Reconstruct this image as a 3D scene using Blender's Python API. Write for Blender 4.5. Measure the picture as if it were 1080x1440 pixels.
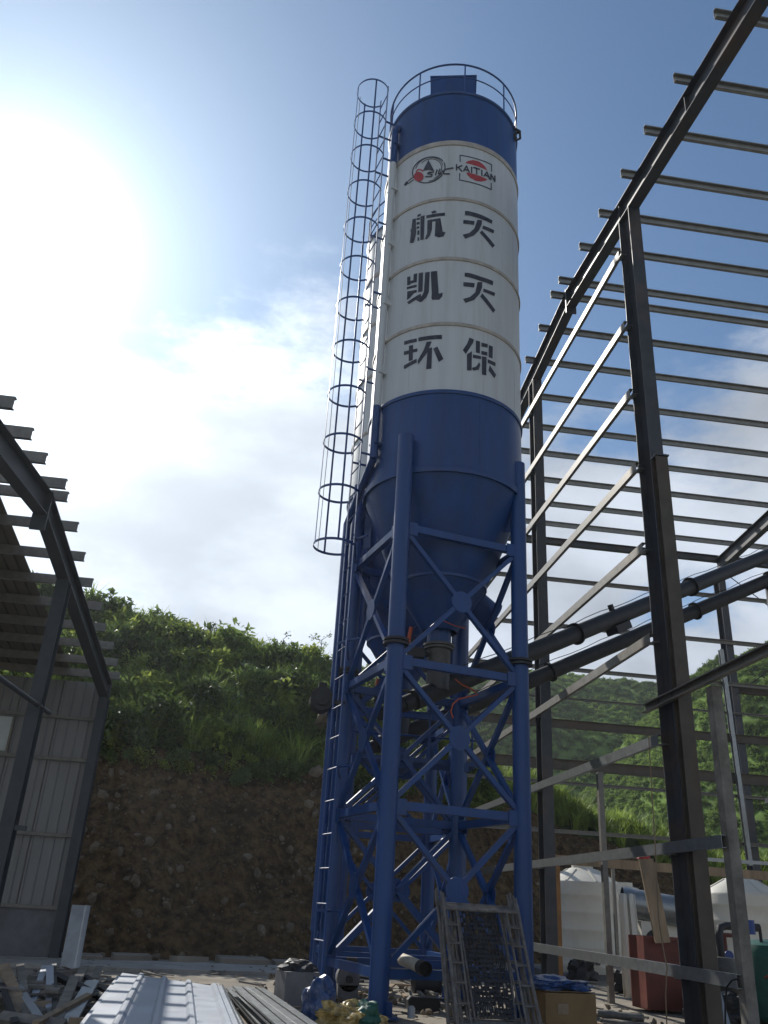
import bpy, bmesh, math, random
from mathutils import Vector, Matrix, noise
random.seed(7)
R = math.radians
S = bpy.context.scene
for o in list(bpy.data.objects): bpy.data.objects.remove(o)
COL = S.collection

# ------------------------------------------------------------------ camera
CAM_H = 1.3
AX = Vector((0.988, -0.108, -0.106)); AY = Vector((-0.141, -0.412, -0.900)); AZ = Vector((0.054, 0.905, -0.422))
AZ.normalize(); AY = (AY - AZ * AY.dot(AZ)).normalized(); AX = AY.cross(AZ)
ROT = Matrix((AX, AY, AZ))                      # camera -> world
F = 1190.0
cam = bpy.data.cameras.new('camera'); co = bpy.data.objects.new('camera', cam); COL.objects.link(co)
co.matrix_world = Matrix.Translation((0, 0, CAM_H)) @ ROT.to_4x4()
cam.sensor_fit = 'VERTICAL'; cam.sensor_height = 24.0; cam.lens = 24.0 * F / 1440.0
cam.clip_start = 0.05; cam.clip_end = 2000
S.camera = co
def ray(px, py):
    return (ROT @ Vector((px - 540, -(py - 720), -F))).normalized()
def at(px, py, ax, val):
    """world point seen at a photo pixel on the plane axis=val (0 X, 1 Y, 2 Z)"""
    r = ray(px, py); o = Vector((0, 0, CAM_H)); return o + r * ((val - o[ax]) / r[ax])

# ------------------------------------------------------------------ sky, sun, exposure
_s = ray(28, 338); SUN_EL, SUN_AZ = math.asin(_s.z), math.atan2(_s.x, _s.y)             # azimuth from +Y, positive to +X
SUN = Vector((math.sin(SUN_AZ) * math.cos(SUN_EL), math.cos(SUN_AZ) * math.cos(SUN_EL), math.sin(SUN_EL)))
W = bpy.data.worlds.new('World'); S.world = W; W.use_nodes = True
nt = W.node_tree; nt.nodes.clear()
def N(t, **k):
    n = nt.nodes.new(t)
    for a, b in k.items(): setattr(n, a, b)
    return n
def M(op, a, b=None, c=None, clamp=False):
    n = N('ShaderNodeMath', operation=op); n.use_clamp = clamp
    for i, v in enumerate((a, b, c)):
        if v is None: continue
        if isinstance(v, (int, float)): n.inputs[i].default_value = v
        else: nt.links.new(v, n.inputs[i])
    return n.outputs[0]
def VM(op, a, b=None, out=0):
    n = N('ShaderNodeVectorMath', operation=op)
    for i, v in enumerate((a, b)):
        if v is None: continue
        if isinstance(v, (tuple, Vector)): n.inputs[i].default_value = v
        else: nt.links.new(v, n.inputs[i])
    return n.outputs[out]
def SMOOTH(v, a, b, lo=0.0, hi=1.0):
    n = N('ShaderNodeMapRange', interpolation_type='SMOOTHSTEP'); nt.links.new(v, n.inputs[0])
    n.inputs[1].default_value = a; n.inputs[2].default_value = b; n.inputs[3].default_value = lo; n.inputs[4].default_value = hi
    return n.outputs[0]
sky = N('ShaderNodeTexSky', sky_type='NISHITA', sun_disc=False, sun_elevation=SUN_EL, sun_rotation=SUN_AZ)
sky.altitude = 300; sky.air_density = 1.0; sky.dust_density = 0.3; sky.ozone_density = 1.0
tc = N('ShaderNodeTexCoord'); d = VM('NORMALIZE', tc.outputs['Generated'])
sep = N('ShaderNodeSeparateXYZ'); nt.links.new(d, sep.inputs[0])
z = M('MAXIMUM', sep.outputs[2], 0.0)
den = M('ADD', z, 0.60)
comb = N('ShaderNodeCombineXYZ')
nt.links.new(M('DIVIDE', sep.outputs[0], den), comb.inputs[0]); nt.links.new(M('DIVIDE', sep.outputs[1], den), comb.inputs[1])
nt.links.new(M('MULTIPLY', z, 1.5), comb.inputs[2])
nz = N('ShaderNodeTexNoise'); nz.inputs['Scale'].default_value = 2.6; nz.inputs['Detail'].default_value = 9; nz.inputs['Roughness'].default_value = 0.58
nt.links.new(VM('ADD', comb.outputs[0], (8.3, 3.9, 0.9)), nz.inputs['Vector'])
nz2 = N('ShaderNodeTexNoise'); nz2.inputs['Scale'].default_value = 3.6; nz2.inputs['Detail'].default_value = 7
nt.links.new(VM('ADD', comb.outputs[0], (9.1, 4.7, 2.4)), nz2.inputs['Vector'])
thr = SMOOTH(z, 0.28, 0.79, 0.25, 0.68)                     # cloud bank thins out with height
mask = SMOOTH(M('SUBTRACT', nz.outputs[0], thr), -0.02, 0.12)
cs = M('MAXIMUM', VM('DOT_PRODUCT', d, SUN, out=1), 0.0)     # closeness to the sun
aure = M('ADD', M('ADD', M('MULTIPLY', M('POWER', cs, 350.0), 22.0), M('MULTIPLY', M('POWER', cs, 60.0), 3.4)), M('MULTIPLY', M('POWER', cs, 14.0), 3.0))
cloudv = M('MULTIPLY', M('ADD', M('MULTIPLY', SMOOTH(nz2.outputs[0], 0.3, 0.7), 4.2), 4.6), M('ADD', 0.90, M('MULTIPLY', M('POWER', cs, 6.0), 0.75)))
ccol = N('ShaderNodeCombineColor')
for i, f in enumerate((0.90, 0.98, 1.10)): nt.links.new(M('MULTIPLY', cloudv, f), ccol.inputs[i])
mix = N('ShaderNodeMix', data_type='RGBA'); nt.links.new(M('MULTIPLY', mask, 0.93), mix.inputs[0])
skt = VM('MULTIPLY', sky.outputs[0], (0.84, 1.02, 1.12)); nt.links.new(skt, mix.inputs[6]); nt.links.new(ccol.outputs[0], mix.inputs[7])
acol = N('ShaderNodeCombineColor')
for i, f in enumerate((0.86, 1.0, 1.06)): nt.links.new(M('MULTIPLY', aure, f), acol.inputs[i])
addn = N('ShaderNodeMix', data_type='RGBA', blend_type='ADD'); addn.inputs[0].default_value = 1.0
nt.links.new(mix.outputs[2], addn.inputs[6]); nt.links.new(acol.outputs[0], addn.inputs[7])
bg = N('ShaderNodeBackground'); bg.inputs[1].default_value = 0.10; nt.links.new(addn.outputs[2], bg.inputs[0])
wo = N('ShaderNodeOutputWorld'); nt.links.new(bg.outputs[0], wo.inputs[0])
sl = bpy.data.lights.new('sun', 'SUN'); sl.energy = 4.2; sl.angle = R(0.55); sl.color = (1.0, 0.95, 0.87)
so = bpy.data.objects.new('sun', sl); COL.objects.link(so); so.rotation_euler = (-SUN).to_track_quat('-Z', 'Y').to_euler(); so.location = (0, 0, 60)
S.view_settings.view_transform = 'Standard'; S.view_settings.look = 'None'; S.view_settings.gamma = 1.0
S.view_settings.use_curve_mapping = False; S.view_settings.exposure = 0.0
S.render.engine = 'CYCLES'

# ------------------------------------------------------------------ materials
MAT = {}
def mat(name, col, rough=0.5, metal=0.0, var=0.25, scale=6.0, col2=None, bump=0.0, bscale=40.0, spec=0.5, dirt=None, dscale=2.2, damt=0.5, trans=0.0, stretch=None, island=0.0):
    m = bpy.data.materials.new(name); m.use_nodes = True; t = m.node_tree; b = t.nodes['Principled BSDF']; L = t.links.new
    c = t.nodes.new('ShaderNodeTexCoord'); vec = c.outputs['Object']
    g = t.nodes.new('ShaderNodeNewGeometry'); vec = g.outputs['Position']
    if stretch:
        mp = t.nodes.new('ShaderNodeMapping'); mp.inputs['Scale'].default_value = stretch; L(vec, mp.inputs[0]); vec = mp.outputs[0]
    n = t.nodes.new('ShaderNodeTexNoise'); n.inputs['Scale'].default_value = scale; n.inputs['Detail'].default_value = 7; n.inputs['Roughness'].default_value = 0.62; L(vec, n.inputs['Vector'])
    r = t.nodes.new('ShaderNodeValToRGB'); L(n.outputs[0], r.inputs[0])
    lo = [x * (1 - var) for x in col]; hi = [min(1, x * (1 + var)) for x in (col2 or col)]
    r.color_ramp.elements[0].position = 0.32; r.color_ramp.elements[0].color = (*lo, 1)
    r.color_ramp.elements[1].position = 0.68; r.color_ramp.elements[1].color = (*hi, 1)
    out = r.outputs[0]
    if dirt:
        n2 = t.nodes.new('ShaderNodeTexNoise'); n2.inputs['Scale'].default_value = dscale; n2.inputs['Detail'].default_value = 9; n2.inputs['Roughness'].default_value = 0.7; L(vec, n2.inputs['Vector'])
        mr = t.nodes.new('ShaderNodeMapRange'); mr.inputs[1].default_value = 0.5; mr.inputs[2].default_value = 0.72; mr.inputs[4].default_value = damt; L(n2.outputs[0], mr.inputs[0])
        mx = t.nodes.new('ShaderNodeMix'); mx.data_type = 'RGBA'; L(mr.outputs[0], mx.inputs[0]); L(out, mx.inputs[6]); mx.inputs[7].default_value = (*dirt, 1); out = mx.outputs[2]
    if island:
        oi = t.nodes.new('ShaderNodeObjectInfo'); ad = t.nodes.new('ShaderNodeMath'); ad.operation = 'ADD'
        L(oi.outputs['Random'], ad.inputs[0]); L(g.outputs['Random Per Island'], ad.inputs[1])
        m2 = t.nodes.new('ShaderNodeMapRange'); L(ad.outputs[0], m2.inputs[0]); m2.inputs[2].default_value = 2.0; m2.inputs[3].default_value = 1 - island; m2.inputs[4].default_value = 1 + island
        hs = t.nodes.new('ShaderNodeHueSaturation'); L(m2.outputs[0], hs.inputs['Value']); L(out, hs.inputs['Color']); out = hs.outputs[0]
    L(out, b.inputs['Base Color'])
    rr = t.nodes.new('ShaderNodeMapRange'); L(n.outputs[0], rr.inputs[0]); rr.inputs[3].default_value = max(0.05, rough - 0.12); rr.inputs[4].default_value = min(1, rough + 0.15); L(rr.outputs[0], b.inputs['Roughness'])
    b.inputs['Metallic'].default_value = metal; b.inputs['Specular IOR Level'].default_value = spec
    if bump:
        n3 = t.nodes.new('ShaderNodeTexNoise'); n3.inputs['Scale'].default_value = bscale; n3.inputs['Detail'].default_value = 8; L(vec, n3.inputs['Vector'])
        bp = t.nodes.new('ShaderNodeBump'); bp.inputs['Strength'].default_value = bump; bp.inputs['Distance'].default_value = 0.02; L(n3.outputs[0], bp.inputs['Height']); L(bp.outputs[0], b.inputs['Normal'])
    if trans:
        tr = t.nodes.new('ShaderNodeBsdfTranslucent'); L(out, tr.inputs[0]); ms = t.nodes.new('ShaderNodeMixShader'); ms.inputs[0].default_value = trans
        L(b.outputs[0], ms.inputs[1]); L(tr.outputs[0], ms.inputs[2]); L(ms.outputs[0], t.nodes['Material Output'].inputs[0])
    MAT[name] = m; return m
mat('blue', (0.002, 0.046, 0.190), 0.40, var=0.22, scale=1.6, stretch=(2, 2, .3), dirt=(0.010, 0.050, 0.135), dscale=1.4, damt=0.6, bump=0.12, bscale=2.0)
mat('white', (0.57, 0.59, 0.60), 0.45, bump=0.12, bscale=1.3, var=0.07, scale=1.4, dirt=(0.40, 0.385, 0.35), dscale=1.5, damt=0.6, stretch=(2.5, 2.5, 0.14))
mat('seam', (0.42, 0.38, 0.33), 0.6, var=0.25, scale=5)
mat('letter', (0.020, 0.024, 0.042), 0.6, var=0.2, dirt=(0.10, 0.10, 0.115), dscale=3.0, damt=0.6, stretch=(2, 2, .5))
mat('logo_red', (0.42, 0.03, 0.035), 0.5, var=0.12)
mat('primer', (0.045, 0.050, 0.060), 0.5, var=0.35, scale=2.5, dirt=(0.13, 0.075, 0.04), dscale=1.0, damt=0.6)
mat('rustbeam', (0.080, 0.066, 0.050), 0.6, var=0.3, scale=3, dirt=(0.12, 0.06, 0.03), dscale=1.2, damt=0.6)
mat('galv', (0.19, 0.182, 0.165), 0.5, 0.35, var=0.22, scale=9, dirt=(0.25, 0.2, 0.15), dscale=1.3, damt=0.5)
mat('purlin_zinc', (0.30, 0.30, 0.285), 0.5, 0.3, var=0.2, scale=5, dirt=(0.3, 0.27, 0.22), damt=0.5)
mat('galv_bright', (0.30, 0.315, 0.32), 0.35, 0.7, var=0.15, scale=9)
mat('shedsteel', (0.055, 0.062, 0.07), 0.5, 0.2, var=0.25, scale=3)
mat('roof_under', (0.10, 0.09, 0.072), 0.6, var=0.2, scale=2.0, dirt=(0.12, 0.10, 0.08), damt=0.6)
mat('wall_sheet', (0.24, 0.24, 0.235), 0.55, var=0.12, scale=1.5, dirt=(0.18, 0.16, 0.14), dscale=1.0, damt=0.6, stretch=(1, 1, 0.3))
mat('plinth', (0.16, 0.16, 0.17), 0.8, var=0.25, scale=3, bump=0.2)
mat('earth', (0.055, 0.036, 0.019), 0.95, var=0.6, scale=4.5, col2=(0.105, 0.069, 0.035), dirt=(0.032, 0.024, 0.015), dscale=1.1, damt=0.9, bump=1.0, bscale=22, spec=0.1)
mat('stone', (0.155, 0.125, 0.088), 0.9, var=0.35, scale=5, bump=0.6, bscale=14, spec=0.2, island=0.35)
mat('hillsoil', (0.045, 0.060, 0.020), 0.95, var=0.5, scale=1.0, bump=0.8, bscale=6, spec=0.1)
mat('farleaf', (0.13, 0.21, 0.05), 0.6, var=0.4, scale=0.06, col2=(0.21, 0.30, 0.07), trans=0.45, spec=0.3, island=0.4)
mat('farhill', (0.080, 0.14, 0.03), 0.95, var=0.5, scale=0.12, col2=(0.15, 0.23, 0.05), dirt=(0.06, 0.11, 0.03), dscale=0.35, damt=0.8, bump=1.0, bscale=0.8, spec=0.1)
mat('leaf_light', (0.23, 0.275, 0.055), 0.5, var=0.35, scale=0.7, col2=(0.32, 0.38, 0.08), trans=0.55, spec=0.5, island=0.5)
mat('leaf', (0.070, 0.125, 0.034), 0.5, var=0.4, scale=0.5, col2=(0.15, 0.205, 0.055), trans=0.5, spec=0.6, island=0.6)
mat('grass', (0.17, 0.25, 0.045), 0.55, var=0.35, scale=0.5, col2=(0.28, 0.36, 0.08), trans=0.45, spec=0.3, island=0.4)
mat('dryleaf', (0.17, 0.085, 0.035), 0.7, var=0.3, trans=0.3, island=0.3)
mat('bark', (0.06, 0.05, 0.035), 0.9, var=0.3)
mat('ground', (0.29, 0.26, 0.215), 0.9, var=0.3, scale=0.9, dirt=(0.16, 0.13, 0.10), dscale=0.55, damt=0.8, bump=0.5, bscale=12, spec=0.15)
mat('concrete', (0.36, 0.345, 0.315), 0.85, var=0.2, scale=2.0, dirt=(0.24, 0.20, 0.16), dscale=1.2, damt=0.7, bump=0.3, bscale=20, spec=0.2)
mat('sheet_white', (0.43, 0.47, 0.53), 0.4, 0.1, var=0.06, scale=2, dirt=(0.42, 0.40, 0.38), damt=0.35)
mat('sheet_grey', (0.38, 0.41, 0.44), 0.4, 0.4, var=0.15, scale=3, dirt=(0.26, 0.24, 0.2), damt=0.5)
mat('wood', (0.30, 0.22, 0.14), 0.8, var=0.35, scale=4, stretch=(1, 1, 0.2), dirt=(0.12, 0.09, 0.07), damt=0.7)
mat('wood_orange', (0.34, 0.17, 0.06), 0.75, var=0.25, scale=4)
mat('wood_grey', (0.20, 0.185, 0.16), 0.85, var=0.35, scale=4, dirt=(0.10, 0.08, 0.065), damt=0.7)
mat('darkmetal', (0.03, 0.03, 0.033), 0.55, 0.3, var=0.3)
mat('black', (0.012, 0.012, 0.013), 0.6, var=0.2)
mat('valve', (0.10, 0.095, 0.085), 0.5, 0.5, var=0.3)
mat('tank_white', (0.72, 0.70, 0.62), 0.5, var=0.06, scale=1.5, dirt=(0.5, 0.46, 0.38), damt=0.4, trans=0.12)
mat('redsteel', (0.14, 0.032, 0.022), 0.55, var=0.25, scale=3, dirt=(0.09, 0.03, 0.02), damt=0.6)
mat('green', (0.012, 0.085, 0.060), 0.45, var=0.2)
mat('carton', (0.24, 0.155, 0.07), 0.85, var=0.15, scale=3, dirt=(0.2, 0.12, 0.05), damt=0.4)
mat('tarp_blue', (0.012, 0.045, 0.15), 0.35, var=0.5, scale=9, dirt=(.25, .28, .34), dscale=14, damt=.6)
mat('tarp_yellow', (0.34, 0.25, 0.09), 0.25, var=0.6, scale=14)
mat('pipe_pale', (0.55, 0.50, 0.40), 0.6, var=0.15)
mat('hose', (0.45, 0.07, 0.02), 0.5, var=0.1)
mat('valve_blue', (0.015, 0.05, 0.22), 0.4, var=0.15)
mat('scaf', (0.16, 0.15, 0.14), 0.6, 0.4, var=0.4, scale=10, dirt=(0.13, 0.07, 0.04), damt=0.7)
gm = mat('glass', (0.55, 0.60, 0.60), 0.15, var=0.05)
gm.node_tree.nodes['Principled BSDF'].inputs['Alpha'].default_value = 0.75

# ------------------------------------------------------------------ mesh helpers
class MB:
    def __init__(s): s.v = []; s.f = []
    def add(s, vs, fs):
        o = len(s.v); s.v += [tuple(v) for v in vs]; s.f += [tuple(i + o for i in f) for f in fs]; return s
    def box(s, c, size, rot=None):
        c = Vector(c); h = Vector(size) / 2; vs = []
        for x in (-1, 1):
            for y in (-1, 1):
                for zz in (-1, 1):
                    v = Vector((x * h.x, y * h.y, zz * h.z)); v = rot @ v if rot else v; vs.append(c + v)
        return s.add(vs, [(0, 1, 3, 2), (4, 6, 7, 5), (0, 4, 5, 1), (2, 3, 7, 6), (0, 2, 6, 4), (1, 5, 7, 3)])
    def ext(s, prof, p, q, up=(0, 0, 1), cap=True):
        """extrude a closed 2-D profile (side, up) from p to q"""
        p, q = Vector(p), Vector(q); a = (q - p).normalized(); up = Vector(up); sd = a.cross(up)
        if sd.length < 1e-4: sd = a.cross(Vector((0, 1, 0)))
        sd.normalize(); u = sd.cross(a); n = len(prof)
        vs = [p + sd * x + u * y for x, y in prof] + [q + sd * x + u * y for x, y in prof]
        fs = [(i, (i + 1) % n, n + (i + 1) % n, n + i) for i in range(n)]
        if cap: fs += [tuple(range(n - 1, -1, -1)), tuple(range(n, 2 * n))]
        return s.add(vs, fs)
    def bar(s, p, q, w, h, up=(0, 0, 1)):
        return s.ext([(-w / 2, -h / 2), (w / 2, -h / 2), (w / 2, h / 2), (-w / 2, h / 2)], p, q, up)
    def ibeam(s, p, q, w, h, up=(0, 0, 1), tf=0.016, tw=0.012):
        a, b, t = w / 2, h / 2, tw / 2
        return s.ext([(-a, -b), (a, -b), (a, -b + tf), (t, -b + tf), (t, b - tf), (a, b - tf), (a, b), (-a, b), (-a, b - tf), (-t, b - tf), (-t, -b + tf), (-a, -b + tf)], p, q, up)
    def cchan(s, p, q, w, h, up=(0, 0, 1), t=0.006, lip=0.02):
        a, b = w / 2, h / 2
        return s.ext([(-a, -b), (a, -b), (a, -b + lip), (a - t, -b + lip), (a - t, -b + t), (-a + t, -b + t), (-a + t, b - t), (a - t, b - t), (a - t, b - lip), (a, b - lip), (a, b), (-a, b)], p, q, up)
    def angle(s, p, q, w, t=0.008, up=(0, 0, 1)):
        return s.ext([(-w / 2, -w / 2), (w / 2, -w / 2), (w / 2, -w / 2 + t), (-w / 2 + t, -w / 2 + t), (-w / 2 + t, w / 2), (-w / 2, w / 2)], p, q, up)
    def cyl(s, p, q, r, n=16, r2=None, cap=True):
        r2 = r if r2 is None else r2; p, q = Vector(p), Vector(q); a = (q - p).normalized()
        u = a.orthogonal().normalized(); w = a.cross(u); vs = []
        for P, rr in ((p, r), (q, r2)):
            vs += [P + (u * math.cos(2 * math.pi * i / n) + w * math.sin(2 * math.pi * i / n)) * rr for i in range(n)]
        fs = [(i, (i + 1) % n, n + (i + 1) % n, n + i) for i in range(n)]
        if cap: fs += [tuple(range(n - 1, -1, -1)), tuple(range(n, 2 * n))]
        return s.add(vs, fs)
    def tube(s, pts, r, n=8, closed=False):
        pts = [Vector(p) for p in pts]; m = len(pts); rings = []; prev = None
        for i, p in enumerate(pts):
            a = (pts[(i + 1) % m] - pts[i - 1]) if closed else (pts[min(i + 1, m - 1)] - pts[max(i - 1, 0)])
            a.normalize()
            u = a.orthogonal().normalized() if prev is None else (prev - a * prev.dot(a)).normalized()
            prev = u; w = a.cross(u)
            rings.append([p + (u * math.cos(2 * math.pi * k / n) + w * math.sin(2 * math.pi * k / n)) * r for k in range(n)])
        vs = [v for g in rings for v in g]; fs = []
        for i in range(m if closed else m - 1):
            j = (i + 1) % m
            fs += [(i * n + k, i * n + (k + 1) % n, j * n + (k + 1) % n, j * n + k) for k in range(n)]
        if not closed: fs += [tuple(range(n - 1, -1, -1)), tuple(range((m - 1) * n, m * n))]
        return s.add(vs, fs)
    def strip_ring(s, c, r, w, t, a0=0, a1=2 * math.pi, n=40):
        """flat band hoop of height w and thickness t around the vertical axis"""
        full = abs(a1 - a0 - 2 * math.pi) < 1e-6; k = n if full else n + 1; vs = []
        for i in range(k):
            a = a0 + (a1 - a0) * i / n
            for rr, zz in ((r, -w / 2), (r + t, -w / 2), (r + t, w / 2), (r, w / 2)):
                vs.append((c[0] + rr * math.cos(a), c[1] + rr * math.sin(a), c[2] + zz))
        fs = []
        for i in range(n):
            j = (i + 1) % k
            fs += [(i * 4 + e, i * 4 + (e + 1) % 4, j * 4 + (e + 1) % 4, j * 4 + e) for e in range(4)]
        if not full: fs += [(3, 2, 1, 0), (4 * n, 4 * n + 1, 4 * n + 2, 4 * n + 3)]
        return s.add(vs, fs)
    def lathe(s, c, prof, n=48, a0=0, a1=2 * math.pi):
        c = Vector(c); vs = []; m = len(prof); full = abs(a1 - a0 - 2 * math.pi) < 1e-6; k = n if full else n + 1
        for i in range(k):
            a = a0 + (a1 - a0) * i / n
            vs += [c + Vector((r * math.cos(a), r * math.sin(a), zz)) for r, zz in prof]
        fs = []
        for i in range(n):
            j = (i + 1) % k
            fs += [(i * m + e, j * m + e, j * m + e + 1, i * m + e + 1) for e in range(m - 1)]
        return s.add(vs, fs)
    def sheet(s, p, u, v, nrm, W_, L_, pitch, hgt, t=0.0, ribs=0.3):
        """trapezoid-profiled sheet: p corner, u across, v along, nrm out"""
        p, u, v, nrm = map(Vector, (p, u, v, nrm)); xs = [(0, 0)]; x = 0
        while x < W_ - 1e-3:
            for fx, h in ((1 - ribs, 0), (1 - ribs * 0.72, 1), (1 - ribs * 0.28, 1), (1, 0)):
                xs.append((min(x + pitch * fx, W_), h * hgt))
            x += pitch
        n = len(xs); th = max(t, 0.004)
        vs = [p + u * a + nrm * h for a, h in xs] + [p + u * a + nrm * h + v * L_ for a, h in xs]
        vs += [w - nrm * th for w in vs]
        fs = []
        for i in range(n - 1):
            fs += [(i, i + 1, n + i + 1, n + i), (2 * n + i, 3 * n + i, 3 * n + i + 1, 2 * n + i + 1), (i, 2 * n + i, 2 * n + i + 1, i + 1), (n + i, n + i + 1, 3 * n + i + 1, 3 * n + i)]
        fs += [(0, n, 3 * n, 2 * n), (n - 1, 3 * n - 1, 4 * n - 1, 2 * n - 1)]
        return s.add(vs, fs)
    def build(s, name, m, parent=None, smooth=False):
        me = bpy.data.meshes.new(name); me.from_pydata(s.v, [], s.f); me.materials.append(MAT[m]); me.validate()
        b = bmesh.new(); b.from_mesh(me); bmesh.ops.recalc_face_normals(b, faces=b.faces); b.to_mesh(me); b.free()
        if smooth:
            me.shade_smooth(); me.set_sharp_from_angle(angle=R(35))
        o = bpy.data.objects.new(name, me); COL.objects.link(o)
        if parent: o.parent = parent
        return o
def tag(o, label=None, cat=None, group=None, kind=None):
    if label: o['label'] = label
    if cat: o['category'] = cat
    if group: o['group'] = group
    if kind: o['kind'] = kind
    return o
def thing(name, label, cat, group=None, loc=(0, 0, 0)):
    o = bpy.data.objects.new(name, None); COL.objects.link(o); o.location = loc; o.empty_display_size = 0.2
    return tag(o, label, cat, group)
def fbm(x, y, zz=0.0, oct=4, lac=2.1):
    a, t, f = 1.0, 0.0, 1.0
    for _ in range(oct): t += a * noise.noise(Vector((x * f, y * f, zz + f))); a *= 0.5; f *= lac
    return t
def lerp_pts(pts, x):
    if x <= pts[0][0]: return pts[0][1]
    for (a, b), (c, e) in zip(pts, pts[1:]):
        if x <= c: k = (x - a) / (c - a); k = k * k * (3 - 2 * k); return b + (e - b) * k
    return pts[-1][1]

# ------------------------------------------------------------------ terrain
BASE = [(-40, 15.0), (-12, 19.6), (-4, 20.9), (0, 22.0), (4.5, 23.6), (8.5, 28.2), (12, 30.6), (20, 32.0), (60, 36)]
CUT = [(-40, 5.0), (-4, 5.1), (2, 4.9), (7, 5.0), (10.5, 5.0), (13, 4.2), (18, 2.6), (26, 1.6), (60, 1.0)]
RIDGE = [(-40, 12.6), (-12, 11.3), (-7, 10.9), (-4, 10.5), (-1, 10.1), (1.5, 9.3), (4, 7.9), (7, 6.8), (10, 6.2), (13, 5.4), (18, 3.6), (30, 2.0), (60, 1.0)]
def bank_pt(x, t):
    c = lerp_pts(CUT, x); b = lerp_pts(BASE, x)
    w = 0.35 * fbm(x * 0.5, t * 2.0, 3.0) * math.sin(math.pi * min(1, t * 1.1)) if t < 1 else 0
    zz = c * t; y = b + zz / 1.12 + w + 0.13 * fbm(x * 2.3, zz * 2.3, 8.0, 5) + 0.16 * abs(noise.noise(Vector((x * 1.1, zz * 1.4, 2.0)))) + 0.30 * abs(noise.noise(Vector((x * 1.7, zz * 0.30, 6.0)))) * min(1, zz)
    return Vector((x, y, zz))
def hill_pt(x, s):
    c = lerp_pts(CUT, x); rg = max(c + 0.3, lerp_pts(RIDGE, x)); e = bank_pt(x, 1.0)
    run = (rg - c) / 0.66
    if s <= run: zz = c + s * 0.66
    else: zz = rg - 0.16 * (s - run) - 0.010 * (s - run) ** 2
    k = min(1, s / 1.5)
    zz += k * (0.75 * fbm(x * 0.40, s * 0.40, 5.0) + 0.12 * fbm(x * 1.6, s * 1.6, 1.0))
    if s > run + 16: zz = min(zz, -0.3)
    return Vector((x, e.y + s, max(zz, -0.6)))
def grid(name, fn, us, vs, m, smooth=True):
    b = MB(); n = len(vs)
    b.v = [tuple(fn(u, v)) for u in us for v in vs]
    b.f = [(i * n + j, (i + 1) * n + j, (i + 1) * n + j + 1, i * n + j + 1) for i in range(len(us) - 1) for j in range(n - 1)]
    o = b.build(name, m); 
    if smooth: o.data.shade_smooth()
    return o
def frange(a, b, n): return [a + (b - a) * i / (n - 1) for i in range(n)]
us = frange(-26, -6, 50)[:-1] + frange(-6, 22, 420) + frange(22, 34, 30)[1:]
bank = grid('earth_bank', lambda u, t: bank_pt(u, t) - Vector((0, 0.12 if t <= 0 else 0, 0.25 if t <= 0 else 0)), us, [-0.001] + frange(0.0, 1.0, 72), 'earth'); tag(bank, kind='structure')
hill = grid('hillside', hill_pt, us, frange(0, 30, 90), 'hillsoil'); tag(hill, kind='structure')
gb = MB()
n = 60
gb.v = [(x, y, -0.02 + (0.05 * fbm(x * 0.35, y * 0.35) if abs(x) < 40 and y < 60 and y > 6 else 0) * 0.5) for x in frange(-40, 40, 81) for y in frange(-10, 60, 71)]
gb.f = [(i * 71 + j, (i + 1) * 71 + j, (i + 1) * 71 + j + 1, i * 71 + j + 1) for i in range(80) for j in range(70)]
g2 = gb.build('ground', 'ground'); g2.data.shade_smooth(); tag(g2, kind='structure')
gb = MB(); gb.add([(-320, -120, -0.6), (320, -120, -0.6), (320, 320, -0.6), (-320, 320, -0.6)], [(0, 1, 2, 3)])
tag(gb.build('terrain', 'hillsoil'), kind='structure')
def far_fn(ridge, y0, y1, depth, seed):
    def fn(x, t):
        rg = lerp_pts(ridge, x); y = y0 + (y1 - y0) * t
        zz = -1 + (rg + 1) * math.sin(min(1, t / depth) * math.pi / 2) ** 1.1 - (max(0, t - depth) * rg * 0.5)
        env = math.sin(min(1, t / depth) * math.pi) 
        zz += env * 3.2 * fbm(x * 0.035, y * 0.035, seed) + 0.9 * fbm(x * 0.16, y * 0.16, seed + 2) + 0.35 * fbm(x * 0.5, y * 0.5, seed)
        return Vector((x, y, zz))
    return fn
fh1 = grid('far_hill', far_fn([(-60, 34), (20, 38), (50, 39.5), (62, 40.0), (72, 38.2), (90, 34), (140, 28)], 85, 175, 0.72, 11.0), frange(-60, 140, 260), frange(0, 1, 110), 'farhill'); tag(fh1, kind='structure')
fh2 = grid('near_hill', far_fn([(30, 3), (40, 17), (46, 26.0), (50, 28.6), (57, 31), (75, 35), (120, 38)], 45, 105, 0.75, 23.0), frange(26, 120, 200), frange(0, 1, 110), 'farhill'); tag(fh2, kind='structure')

# rocks in the bank
def rock_mesh(seed, sub=2):
    b = bmesh.new(); bmesh.ops.create_icosphere(b, subdivisions=sub, radius=1.0)
    for v in b.verts:
        p = v.co.copy(); v.co *= 1 + 0.38 * noise.noise(p * 1.1 + Vector((seed * 7.3, 0, 0))) + 0.15 * noise.noise(p * 2.7 + Vector((0, seed * 3.1, 0)))
        q = v.co; v.co = Vector((round(q.x * 3.2) / 3.2 * 0.4 + q.x * 0.6, round(q.y * 3) / 3 * 0.4 + q.y * 0.6, (round(q.z * 3) / 3 * 0.4 + q.z * 0.6) * 0.75))
    me = bpy.data.meshes.new('rock'); b.to_mesh(me); b.free(); me.materials.append(MAT['stone']); return me
RK = [rock_mesh(i, 1) for i in range(8)]; 
def put_rock(p, s, parent):
    o = bpy.data.objects.new('rock', random.choice(RK)); COL.objects.link(o); o.parent = parent
    o.location = p; o.scale = (s * random.uniform(.8, 1.3), s * random.uniform(.7, 1.1), s * random.uniform(.7, 1.0)); o.rotation_euler = [random.uniform(0, 6.3) for _ in range(3)]
    return o
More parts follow.
